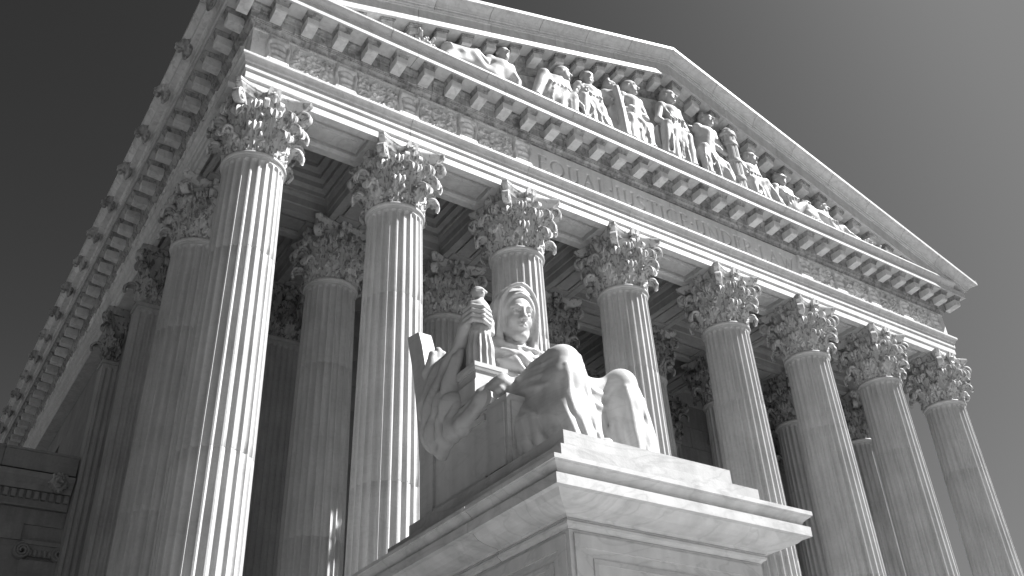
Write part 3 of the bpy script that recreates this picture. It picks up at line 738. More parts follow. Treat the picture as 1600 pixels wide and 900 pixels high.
    def mesh(s, name, mat):
        d = s.d.copy()
        for k in range(3):
            sl0 = [slice(None)]*3; sl0[k] = 0; d[tuple(sl0)] = .1; sl0[k] = -1; d[tuple(sl0)] = .1
        ins = d < 0; nc = np.array(d.shape)-1
        acc = np.zeros((*nc, 3), np.float32); cnt = np.zeros(nc, np.float32); quads = []
        cid = np.arange(nc.prod()).reshape(nc)
        for ax in range(3):
            lo_ = [slice(None)]*3; hi_ = [slice(None)]*3; lo_[ax] = slice(0, -1); hi_[ax] = slice(1, None)
            a, b = d[tuple(lo_)], d[tuple(hi_)]; ch = ins[tuple(lo_)] != ins[tuple(hi_)]
            I = np.argwhere(ch); av, bv = a[ch], b[ch]; t = av/(av-bv+1e-12)
            o1, o2 = [(1, 2), (2, 0), (0, 1)][ax]
            I = I[(I[:, o1] > 0) & (I[:, o1] < nc[o1]) & (I[:, o2] > 0) & (I[:, o2] < nc[o2])] if False else I
            pos = I.astype(np.float32); pos[:, ax] += t
            cs = []
            for e1, e2 in ((-1, -1), (0, -1), (0, 0), (-1, 0)):
                J = I.copy(); J[:, o1] += e1; J[:, o2] += e2
                J[:, o1] = np.clip(J[:, o1], 0, nc[o1]-1); J[:, o2] = np.clip(J[:, o2], 0, nc[o2]-1)
                fl = cid[J[:, 0], J[:, 1], J[:, 2]]; cs.append(fl)
                np.add.at(acc.reshape(-1, 3), fl, pos); np.add.at(cnt.reshape(-1), fl, 1)
            q = np.stack(cs, 1); fl_ = ~ins[tuple(lo_)][ch]
            q[fl_] = q[fl_][:, ::-1]; quads.append(q)
        q = np.concatenate(quads); used = np.unique(q); remap = np.full(nc.prod(), -1, np.int64); remap[used] = np.arange(len(used))
        v = acc.reshape(-1, 3)[used]/cnt.reshape(-1)[used][:, None]*s.h+s.lo
        return mesh_np(name, v, remap[q], mat, smooth=True)

# ------------------------------------------------------------------ pedestal of the seated statue
PC = (-.790, -13.895, -13.780+Z0); PW = 3.543; PL = 4.55     # front left corner of the cornice top, width, depth
ped = thing('statue_pedestal', 'stepped white marble pedestal with moulded cornice beneath the seated statue', 'pedestal', (PC[0]+PW/2, PC[1]+PL/2, 0))
def ped_ob(name, me): return ob(name, me, ped, (PC[0]-ped.location.x, PC[1]-ped.location.y, PC[2]))
def ring_course(prof, y0=None, y1=None):
    """rectangular course from (inset, z) profile; y0/y1: straight cut ends along the depth"""
    mb = MB()
    rings = []
    for i_, z in prof:
        a = i_ if y0 is None else y0; b = PL-i_ if y1 is None else y1
        rings.append([(i_, a, z), (PW-i_, a, z), (PW-i_, b, z), (i_, b, z)])
    return mb.loft(rings)
PCOR = [(.6, -.425), (.405, -.425), (.395, -.40), (.30, -.385), (.22, -.365), (.15, -.335), (.115, -.30), (.10, -.283), (.045, -.281), (.035, -.278), (.035, -.172), (.095, -.168), (.10, -.15), (.085, -.115), (.055, -.085), (.02, -.065), (.012, -.05), (0, -.045), (0, 0), (.3, .004)]
YJ = 1.62
ped_ob('cornice_block', ring_course(PCOR, None, YJ-.004).mesh('cornice_block', 'ped'))
ped_ob('cornice_block', ring_course(PCOR, YJ+.004, None).mesh('cornice_block', 'ped'))
PBM = [(.6, -.52), (.455, -.52), (.44, -.50), (.41, -.485), (.405, -.46), (.42, -.445), (.42, -.428), (.6, -.428)]
ped_ob('bed_moulding', ring_course(PBM, None, YJ+.02).mesh('bed_moulding', 'ped')); ped_ob('bed_moulding', ring_course(PBM, YJ+.03, None).mesh('bed_moulding', 'ped'))
ped_ob('step_slab', MB().box(.378, PW-.378, .378, PL-.42, .008, .3186).mesh('step_slab', 'ped'))
ped_ob('step_slab', MB().box(.572, PW-.572, .572, PL-.62, .322, .5855).mesh('step_slab', 'ped'))
die = MB().box(.46, PW-.46, .46, PL-.46, -PC[2], -.524).box(.5, PW-.5, .5, PL-.5, -.524, -.3).box(.11, PW-.11, .11, PL-.11, -.27, -.01)
ped_ob('die', die.mesh('die', 'ped'))
# raised frames leave a sunk panel on the front and the left face of the die
for t in (.0, .22):
    o_, th = .05+t, .02 if t == 0 else .012
    fr_ = MB(); w_ = .13 if t == 0 else .05
    xa, xb, zt_, zb2 = .46+o_, PW-.46-o_, -.56-t, -2.6
    for x0, x1, z0_, z1_ in ((xa, xb, zt_-w_, zt_), (xa, xa+w_, zb2, zt_-w_-.001), (xb-w_, xb, zb2, zt_-w_-.001)): fr_.box(x0, x1, .46-th, .47, z0_, z1_)
    ped_ob('panel_frame', fr_.mesh('panel_frame', 'ped'))
    fr_ = MB(); ya, yb = .46+o_, PL-.46-o_
    for y0, y1, z0_, z1_ in ((ya, yb, zt_-w_, zt_), (ya, ya+w_, zb2, zt_-w_-.001), (yb-w_, yb, zb2, zt_-w_-.001)): fr_.box(.46-th, .47, y0, y1, z0_, z1_)
    ped_ob('panel_frame', fr_.mesh('panel_frame', 'ped'))
ped_ob('plinth', MB().box(.1, PW-.1, .1, PL-.1, -PC[2]+.002, -3.0).box(.3, PW-.3, .3, PL-.3, -3.0, -2.7, .1, .1).mesh('plinth', 'ped'))
# cheek walls beside the steps
tag(ob('cheek_wall', MB().box(-1.0, 2.88, -13.9+PL, -2.62, .003, 2.0).mesh('cheek_wall', 'plaza')), 'low marble cheek wall running back from the statue pedestal', 'wall')

# ------------------------------------------------------------------ the seated statue
OS = (PC[0]+PW/2, PC[1]+.572, PC[2]+.5855)
stat = thing('seated_statue', 'white marble statue of a veiled seated figure holding a small figure in one hand', 'statue', OS)
V = Vol((-1.35, .0, 0), (1.35, 3.45, 3.62), .0145)
sin, cos = np.sin, np.cos
# torso
V.ell((0, 2.45, 1.1), (.56, .5, .34), .1).ell((0, 2.42, 1.7), (.42, .33, .42), .15).ell((0, 2.5, 2.1), (.50, .33, .40), .15)
V.ell((-.22, 2.24, 2.1), (.17, .15, .17), .07).ell((.22, 2.24, 2.1), (.17, .15, .17), .07)
V.ell((-.47, 2.53, 2.36), .2, .15).ell((.48, 2.56, 2.38), .2, .15)
V.cone((-.4, 2.52, 2.44), (.4, 2.54, 2.46), .11, .11, .12)
V.cone((-.02, 2.5, 2.40), (-.07, 2.42, 2.74), .19, .165, .09)
# right arm (holds the small figure) and its sleeve
V.chain([(-.5, 2.58, 2.3, .20), (-.93, 2.86, 1.62, .20)], .12)
V.chain([(-.94, 2.84, 1.62, .18), (-.92, 2.66, 2.1, .135), (-.88, 2.5, 2.42, .088)], .06)
# left arm
V.chain([(.5, 2.6, 2.28, .20), (.9, 2.75, 1.62, .19), (.78, 1.95, 1.56, .14)], .1)
# legs under the robe
V.chain([(-.30, 2.35, 1.02, .38), (-.38, 1.75, 1.16, .34), (-.42, 1.25, 1.31, .265), (-.43, .90, 1.415, .20)], .14)
V.chain([(-.43, .90, 1.415, .20), (-.45, .86, 1.1, .25), (-.46, .85, .6, .30), (-.46, .80, .1, .32)], .12)
V.chain([(-.52, 1.2, 1.1, .24), (-.57, 1.12, .6, .26), (-.57, 1.02, .12, .26)], .16)
V.chain([(.32, 2.35, 1.0, .38), (.42, 1.7, 1.10, .32), (.46, 1.25, 1.22, .25), (.47, .90, 1.32, .19)], .14)
V.chain([(.47, .90, 1.32, .19), (.49, .86, 1.0, .205), (.51, .82, .5, .225), (.52, .75, .1, .25)], .12)
# cloth stretched between the knees and falling behind the shins
V.chain([(.02, 2.1, 1.05, .32), (.03, 1.35, 1.08, .22), (.04, 1.05, 1.05, .16)], .14)
V.chain([(-.36, .98, 1.40, .14), (-.12, 1.02, 1.27, .12), (.16, 1.02, 1.24, .12), (.42, .96, 1.30, .13)], .10)
V.box((.03, 1.35, .5), (.78, .35, .5), .1, .12)
V.box((.03, 1.25, .56), (.48, .33, .66), .14, .12)
V.box((-.42, .90, .16), (.36, .24, .2), .14, .14).box((.50, .88, .12), (.30, .24, .16), .14, .14)
# feet
for fx, fy in ((-.42, .40), (.53, .46)):
    V.ell((fx, fy, .07), (.12, .24, .10), .05)
    for t in range(5): V.ell((fx-.085+.042*t, fy-.20+.016*abs(t-1), .045), (.028, .06, .04), .012)
# drapery: ridges run over the right knee, down both shins and across the lap
def ridge(pts, r, k=.06): V.rope([(*p, r) for p in pts], k)
for xa, ya, za, xb, yb, r, k_ in ((-.30, .74, 1.36, -.20, .60, .045, .07), (-.22, .84, 1.30, -.10, .68, .05, .06), (-.12, .93, 1.24, .0, .76, .045, .06), (.0, .97, 1.22, .09, .80, .045, .06), (.12, .96, 1.20, .17, .76, .045, .06),
                                (.26, .92, 1.26, .25, .70, .05, .06), (.34, .82, 1.30, .32, .64, .04, .07), (-.54, .72, 1.30, -.60, .56, .025, .09), (-.66, .86, 1.15, -.74, .66, .04, .09), (.60, .80, 1.25, .66, .62, .035, .08), (.66, .92, 1.2, .76, .74, .045, .07)):
    ridge([(xa, ya+.03, za), (xa+(xb-xa)*.3, ya-.01, .95), (xa+(xb-xa)*.65, (ya+yb)/2, .45), (xb, yb, .05)], r, k_)
for xa, xb, zb_, r in ((-.44, -.42, 1.62, .02), (-.52, -.60, 1.47, .035), (-.58, -.68, 1.30, .035), (-.62, -.72, 1.08, .04)):
    ridge([(-.50, 2.0, 1.40), ((xa+xb)/2-.04, 1.55, (1.40+zb_)/2-.03), (xb+.03, 1.05, zb_-.02)], r, .11)
for xo, z1 in ((-.12, 1.28), (.06, 1.2), (.25, 1.30), (.52, 1.42)):
    ridge([(xo*.5-.25, 2.1, 1.36), (xo, 1.5, z1), (xo*1.1+.03, 1.05, z1-.04)], .035, .10)
# hem lying on the slab
for xx in np.linspace(-.72, .8, 12): V.ell((xx, .62+.12*abs(xx-.05)+.03*math.sin(xx*31), .04), (.07, .16, .06), .05)
# cloth falling from the thigh in front of the throne
V.chain([(-.62, 2.0, 1.08, .14), (-.80, 1.55, .80, .13), (-.84, 1.3, .45, .12), (-.85, 1.24, .1, .11)], .08)
V.chain([(-.66, 1.6, 1.0, .16), (-.74, 1.25, .7, .12), (-.76, 1.16, .12, .12)], .08)
for xx, yy in ((-.95, 1.36), (-.92, 1.22), (-.86, 1.10)):
    ridge([(-.66, 1.6, 1.10), (xx+.05, yy+.10, .8), (xx, yy, .35), (xx, yy, .06)], .045, .07)
for xb, yb, r in ((-.92, 1.14, .06), (-.90, 1.02, .065), (-.84, .91, .06), (-.74, .82, .055)):
    V.rope([(-.66, 1.62, 1.12, .05), (-.76+.3*(xb+.84), 1.36+.3*(yb-1.), .95, .06), (xb+.02, yb+.10, .65, r), (xb-.01, yb+.02, .3, r*1.05), (xb, yb-.02, .04, r*1.1)], .035)
# folds over the breast, girdle
for z0_, dz, xw in ((2.28, -.22, .5), (2.12, -.26, .42), (1.96, -.22, .40)):
    ridge([(-.45, 2.28, z0_), (-.2, 2.10, z0_+dz*.6), (.05, 2.08, z0_+dz), (.3, 2.14, z0_+dz*.35), (.5, 2.35, z0_+.1)], .018, .09)
V.chain([(-.42, 2.3, 1.66, .05), (-.2, 2.1, 1.60, .05), (.1, 2.06, 1.60, .05), (.42, 2.28, 1.68, .05)], .05)
ridge([(-.5, 2.45, 2.50), (-.15, 2.25, 2.40), (.15, 2.23, 2.40), (.5, 2.45, 2.52)], .025, .06)
# sleeve: heavy cloth from the shoulder over the arm of the chair
V.chain([(-.66, 2.62, 2.3, .16), (-.90, 2.95, 2.0, .2), (-1.02, 2.98, 1.55, .21), (-1.04, 2.88, 1.1, .19), (-1.05, 2.74, .82, .12)], .12)
V.chain([(-.86, 2.74, 1.75, .18), (-.98, 2.56, 1.35, .19), (-1.04, 2.5, .98, .13)], .12)
V.chain([(-1.04, 2.62, .98, .13), (-1.03, 2.2, .98, .13), (-.98, 1.8, 1.17, .13), (-.84, 1.62, 1.32, .12), (-.66, 1.62, 1.34, .11)], .08)
V.chain([(-1.05, 2.3, 1.12, .07), (-1.02, 1.85, 1.27, .06), (-.86, 1.58, 1.43, .05)], .05)
V.chain([(-1.09, 2.25, .93, .05), (-1.06, 1.85, 1.05, .05), (-.92, 1.55, 1.22, .05)], .05)
for a, b in ((2.52, -1.16), (2.68, -1.20), (2.84, -1.21), (3.0, -1.19), (3.1, -1.12)):
    ridge([(-.84, 2.60+(a-2.5)*.5, 2.28-(a-2.5)*.2), (b+.08, a+.05, 1.75), (b+.02, a, 1.3), (b+.05, a-.10, .92+.1*(a-2.5))], .045, .05)
ridge([(-.92, 2.48, 2.2), (-1.03, 2.55, 1.7), (-1.10, 2.45, 1.2)], .035, .05)
for dx_, zt_ in ((-1.06, 2.42), (-.97, 2.50), (-.89, 2.46)):
    V.chain([(dx_, 3.02, zt_-.03, .055), (dx_-.03, 3.05, 2.1, .07), (dx_-.02, 3.0, 1.6, .06)], .035)
# hand: palm, four bent fingers of unequal length, thumb
HX, HY = -.74, 2.27
V.ell((HX-.16, HY+.11, 2.60), (.07, .13, .17), .05)
V.cone((-.885, 2.5, 2.42), (HX-.15, HY+.14, 2.54), .09, .10, .05)
for j, (zz, L, r) in enumerate(((2.745, .95, .036), (2.672, 1.05, .038), (2.598, 1.0, .037), (2.53, .85, .033))):
    V.chain([(HX-.20, HY+.05, zz+.02, r*1.15), (HX-.185, HY-.11, zz+.025, r*1.12), (HX-.06, HY-.19*1.02, zz-.005, r), (HX+.06*L, HY-.165, zz-.03, r*.92), (HX+.135*L, HY-.06, zz-.05, r*.8)], .012)
V.chain([(HX-.14, HY+.16, 2.62, .05), (HX-.04, HY+.19, 2.74, .045), (HX+.10, HY+.13, 2.80, .036)], .02)
# head, in its own frame: turned a little to the right shoulder and bowed
HC = np.array((-.08, 2.34, 2.90)); ya_, pa_ = RAD(-9), RAD(9)
Rz_ = np.array([[math.cos(ya_), -math.sin(ya_), 0], [math.sin(ya_), math.cos(ya_), 0], [0, 0, 1]]); Rx_ = np.array([[1, 0, 0], [0, math.cos(pa_), -math.sin(pa_)], [0, math.sin(pa_), math.cos(pa_)]])
HR = Rz_@Rx_
hp = lambda *p: HC+HR@np.array(p)
hch = lambda pts, k=.03: V.rope([(*hp(*p[:3]), p[3]) for p in pts], k)
hel = lambda c, r, k=.03, sub=False: V.ell(hp(*c), r, k, sub, HR)
# veil: close over the crown, then two straight falls of cloth to the shoulders
hel((0, .11, .11), (.33, .36, .395), .06)
def slab(c, hf, tilt, k=.07):
    c = hp(*c); V.box(c, hf, .03, k, rz=ya_+tilt)
slab((-.295, .16, -.12), (.045, .22, .34), RAD(10)); slab((-.33, .24, -.40), (.05, .20, .28), RAD(14))
slab((.285, .12, -.14), (.035, .18, .36), RAD(-8)); slab((.30, .14, -.42), (.035, .17, .22), RAD(-8))
V.chain([(-.06, 2.72, 2.75, .26), (-.03, 2.80, 2.42, .32)], .1)
hel((0, -.28, -.06), (.25, .36, .385), .03, True)
rim = [(.295*math.sin(RAD(a)), -.19+.08*abs(math.sin(RAD(a))), .08+.40*math.cos(RAD(a))) for a in range(-90, 91, 15)]
rim = [(-.30, -.04, -.46), (-.305, -.09, -.15)] + rim + [(.305, -.09, -.15), (.31, -.04, -.52)]
hch([(*p, .030) for p in rim], .03)
hch([(*(np.array(p)*(1.12, 1, 1.04)+np.array((0, .13, 0))), .02) for p in rim], .04); hch([(*(np.array(p)*(1.08, 1, .98)+np.array((0, .26, .02))), .022) for p in rim], .04)
# skull and face
hel((0, .02, .10), (.225, .27, .255), .03); hel((0, -.07, -.10), (.172, .19, .27), .05); hel((0, -.155, -.315), (.085, .075, .07), .05)
hch([(-.15, -.02, -.2, .06), (-.06, -.16, -.33, .055)], .05); hch([(.15, -.02, -.2, .06), (.06, -.16, -.33, .055)], .05)
hel((-.105, -.165, -.09), (.07, .06, .08), .05); hel((.105, -.165, -.09), (.07, .06, .08), .05)
for s in (-1, 1):
    hel((s*.088, -.262, .022), (.062, .045, .038), .02, True); hel((s*.086, -.205, .018), (.05, .042, .034), .006)
    hch([(s*.03, -.242, .05, .014), (s*.09, -.252, .066, .015), (s*.15, -.215, .04, .012)], .012)
    hch([(s*.035, -.24, .004, .009), (s*.09, -.246, -.012, .010), (s*.14, -.218, .004, .008)], .01)
    hch([(s*.02, -.25, .085, .022), (s*.09, -.258, .11, .022), (s*.165, -.20, .085, .018)], .03)
hch([(0, -.25, .09, .026), (0, -.285, -.01, .028), (0, -.325, -.085, .036)], .022)
for s in (-1, 1): hel((s*.038, -.285, -.098), (.026, .032, .022), .015)
hch([(-.072, -.225, -.178, .012), (-.03, -.262, -.168, .019), (0, -.266, -.174, .018), (.03, -.262, -.168, .019), (.072, -.225, -.178, .012)], .012)
hch([(-.055, -.232, -.205, .014), (0, -.262, -.212, .023), (.055, -.232, -.205, .014)], .012)
# waved hair round the brow
for j in range(-7, 8):
    a = j*13.5; r = .215
    hel((r*.97*math.sin(RAD(a)), -.155+.10*abs(math.sin(RAD(a)))**2+.012*(j % 2), .05+.275*math.cos(RAD(a))), (.040, .06, .036), .035)
hch([(-.20, -.06, .05, .05), (-.205, -.02, -.1, .045), (-.20, .06, -.24, .05)], .03); hch([(.20, -.06, .05, .05), (.205, -.02, -.1, .045), (.2, .06, -.24, .05)], .03)
# fine folds laid on the cloth itself: rough lines are pulled onto the surface first
def onto(p, off):
    p = np.array(p, float)
    for _ in range(6):
        q = np.clip(((p-V.lo)/V.h).astype(int), 1, V.n-2)
        d0 = V.d[q[0], q[1], q[2]]
        g = np.array([V.d[q[0]+1, q[1], q[2]]-V.d[q[0]-1, q[1], q[2]], V.d[q[0], q[1]+1, q[2]]-V.d[q[0], q[1]-1, q[2]], V.d[q[0], q[1], q[2]+1]-V.d[q[0], q[1], q[2]-1]], float)
        n_ = np.linalg.norm(g)
        if n_ < 1e-5: break
        p = p-g/n_*(float(d0)-off)*.8
    return p
def fold_line(pts, r=.026, k=.045, off=-.004):
    pts = np.array(pts, float); t = np.linspace(0, len(pts)-1, 14); L = []
    for a in t:
        i_ = min(int(a), len(pts)-2); w = a-i_
        w = w*w*(3-2*w) if len(pts) == 2 else w
        L.append(pts[i_]*(1-w)+pts[i_+1]*w)
    L = np.array(L)
    for _ in range(2): L[1:-1] = (L[:-2]+2*L[1:-1]+L[2:])/4
    L = np.array([onto(p, off) for p in L]); n = len(L)
    for _ in range(3): L[1:-1] = (L[:-2]+2*L[1:-1]+L[2:])/4
    V.rope([(*p, r*(.45+.55*math.sin(math.pi*min(1, .12+q/(n-1)*.88)))) for q, p in enumerate(L)], k)
for tgt in (((-.52, 1.4, 1.55), (-.40, .95, 1.60)), ((-.68, 1.45, 1.35), (-.60, .85, 1.36)), ((-.75, 1.4, 1.15), (-.70, .85, 1.02)), ((-.80, 1.45, .95), (-.78, .95, .62)), ((-.85, 1.5, .75), (-.82, 1.05, .22)),
            ((-.60, 1.45, 1.50), (-.52, .92, 1.50)), ((-.72, 1.5, 1.25), (-.68, .95, 1.2))):
    fold_line([(-.52, 2.02, 1.42), *tgt])
for xa, za, xb in ((-.56, 1.25, -.62), (-.34, 1.35, -.28), (-.26, 1.3, -.16), (-.62, 1.0, -.72), (.36, 1.2, .33), (.60, 1.22, .66), (.70, 1.1, .80), (.44, .8, .46)):
    fold_line([(xa, .66, za), ((xa+xb)/2, .58, za*.5), (xb, .5, .05)], .028)
for dz in (.02, .2):
    fold_line([(-.34, .80, 1.46-dz*.6), (-.15, .85, 1.22-dz), (.08, .9, 1.10-dz), (.22, .88, 1.14-dz*.9), (.30, .84, 1.24-dz*.7)], .022)
for xo in (-.28, -.08, .12, .36):
    fold_line([(-.25+xo*.4, 2.05, 1.5), (xo*.9, 1.6, 1.5), (xo*1.05, 1.15, 1.5)], .022)
for xs, xe, ze in ((-.4, -.05, 1.62), (-.3, .1, 1.72), (-.15, .25, 1.80), (.4, .05, 1.66), (.32, -.02, 1.85)):
    fold_line([(xs, 2.2, 2.36), ((xs+xe)/2, 2.0, (2.36+ze)/2), (xe, 2.0, ze)], .018, .04)
for yy in (2.5, 2.62, 2.75, 2.88, 3.0):
    fold_line([(-.95, yy+.1, 2.15), (-1.3, yy+.05, 1.7), (-1.3, yy, 1.25), (-1.25, yy-.1, .9)], .026)
for yy in (1.35, 1.22, 1.1):
    fold_line([(-.75, 1.7, 1.2), (-1.0, yy+.1, .8), (-1.1, yy, .4), (-1.1, yy-.03, .05)], .026)
# running folds: deep near the hem and in the sleeve, none over the taut knees
fold = lambda t: 1-2*np.abs(np.sin(t))**.8
def skirt(x, y, z):
    c = (x-.85*y)*(1+.22*(1.2-z))+.06*sin(3.1*z+2*x)+.03*sin(7*z+5*y)
    amp = np.clip((1.25-z)/1.2, 0, 1)*np.clip((y-.0)*4, 0, 1)*np.clip((1.9-y)*3, 0, 1)
    knee = np.exp(-(((x+.55)/.16)**2))*np.clip((z-.3)*2, 0, 1)
    return .024*fold(c*10.5)*amp*(1-.85*knee)+.006*sin(31*c+2*z)*amp
V.warp(skirt, (-1.4, 0, 0), (1.4, 2.0, 1.3))
def sleeve(x, y, z):
    c = y+.25*(z-1.4)+.05*sin(5*z)+.3*x
    m_ = np.clip((-.72-x)*6, 0, 1)*np.clip((y-2.3)*5, 0, 1)*np.clip((2.35-z)*4, 0, 1)*np.clip((z-.75)*8, 0, 1)
    return .026*fold(c*17+.8*sin(3*z))*m_
V.warp(sleeve, (-1.4, 2.3, .7), (-.6, 3.3, 2.4))
V.warp(lambda x, y, z: .010*fold((x*.5+z*1.0+.12*sin(6*x))*15)*np.clip((2.45-z)*6, 0, 1)*np.clip((z-1.45)*5, 0, 1)*np.clip((2.45-y)*6, 0, 1), (-.6, 2.0, 1.4), (.7, 2.45, 2.5))
ob('robed_figure', V.mesh('robed_figure', 'statue'), stat)
del V
# small figure in the hand, with the block it stands on
W_ = Vol((-1.02, 1.95, 1.78), (-.44, 2.6, 3.28), .0105)
W_.chain([(HX, HY, 1.86, .185), (HX, HY, 2.15, .165), (HX, HY, 2.42, .145)], .04)
W_.warp(lambda x, y, z: .020*cos(13*np.arctan2(y-HY, x-HX))*np.clip((2.5-z)*4, 0, 1), (-1.02, 1.95, 1.78), (-.44, 2.6, 2.55))
W_.chain([(HX, HY, 2.42, .135), (HX, HY, 2.62, .115), (HX, HY, 2.82, .12), (HX, HY, 2.92, .09)], .05)
W_.chain([(HX-.12, HY, 2.86, .05), (HX-.14, HY-.06, 2.66, .045)], .03).chain([(HX+.12, HY, 2.86, .05), (HX+.15, HY-.04, 2.62, .05), (HX+.13, HY-.10, 2.42, .04)], .03)
W_.ell((HX, HY, 2.88), (.15, .10, .07), .04).cone((HX, HY, 2.9), (HX, HY, 3.02), .05, .05, .03)
W_.ell((HX, HY-.01, 3.08), (.075, .09, .105), .02).ell((HX, HY+.03, 3.11), (.088, .09, .105), .02).cone((HX, HY-.09, 3.07), (HX, HY-.105, 3.045), .016, .018, .01)
W_.chain([(HX-.08, HY-.06, 3.1, .022), (HX, HY-.098, 3.1, .02), (HX+.08, HY-.06, 3.1, .022)], .01)
for a in range(0, 200, 25): W_.ell((HX+.13*math.cos(RAD(200+a*.8)), HY-.02+.10*math.sin(RAD(200+a*.8)), 2.42-.05*math.sin(RAD(a))), .03, .02)
st2 = ob('statuette', W_.mesh('statuette', 'statue'), stat)
mb = MB().box(HX-.26, HX+.26, HY-.26, HY+.26, 1.765, 1.828).box(HX-.245, HX+.245, HY-.245, HY+.245, 1.72, 1.764, -.012, -.012)
mb.box(HX-.225, HX+.225, HY-.225, HY+.225, 1.60, 1.719).box(HX-.25, HX+.25, HY-.25, HY+.25, 1.555, 1.599, .02, .02).box(HX-.27, HX+.27, HY-.27, HY+.27, 1.30, 1.554)
ob('block', mb.mesh('block', 'statue'), st2)
# throne
T_ = MB()
T_.box(-1.02, 1.02, 1.42, 3.3, .0, 1.0)
thr = ob('throne', T_.mesh('throne', 'statue'), stat)
bk = [(3.0, .95), (3.06, 1.4), (3.13, 1.8), (3.19, 2.1), (3.25, 2.4), (3.33, 2.7), (3.42, 2.93), (3.44, 2.97), (3.78, 3.04), (3.72, 2.8), (3.6, 2.4), (3.5, 1.9), (3.42, 1.4), (3.36, .9), (3.34, 0), (3.0, 0)]
ob('backrest', MB().box(-.86, .86, 3.06, 3.32, .9, 2.0).mesh('backrest', 'statue'), thr)
for s in (-1, 1): ob('back_post', MB().loft([[(x*s, y, z) for y, z in bk] for x in (.85, 1.06)]).mesh('back_post', 'statue'), thr)
for s in (-1, 1):
    armp = [(1.72, 1.004), (1.60, 1.03), (1.56, 1.09), (1.57, 1.17), (1.64, 1.23), (1.8, 1.25), (3.1, 1.25), (3.1, 1.004)]
    ob('armrest', MB().loft([[(s*xx, y, z) for y, z in armp] for xx in (.72, 1.05)]).mesh('armrest', 'statue'), thr)
    lg = MB().box(-.16, .16, -.14, .3, .0, 1.0)
    lg.box(-.11, .11, -.165, -.141, .1, .9)
    lg.box(-.185 if s < 0 else .161, -.161 if s < 0 else .185, -.09, .25, .1, .9)
    ob('front_leg', lg.mesh('front_leg', 'statue'), thr, (s*.90, 1.36, 0))
    sp = MB().box(s*1.021 if s > 0 else -1.05, 1.05 if s > 0 else -1.021, 1.75, 3.2, .06, .14).box(s*1.021 if s > 0 else -1.05, 1.05 if s > 0 else -1.021, 1.75, 3.2, .86, .94)
    ob('side_rail', sp.mesh('side_rail', 'statue'), thr)
for k in range(3): ob('book', MB().box(.62, .98, 1.35+.02*k, 2.3-.03*k, 1.256+.09*k, 1.34+.09*k).mesh('book', 'statue'), thr) if k < 2 else None

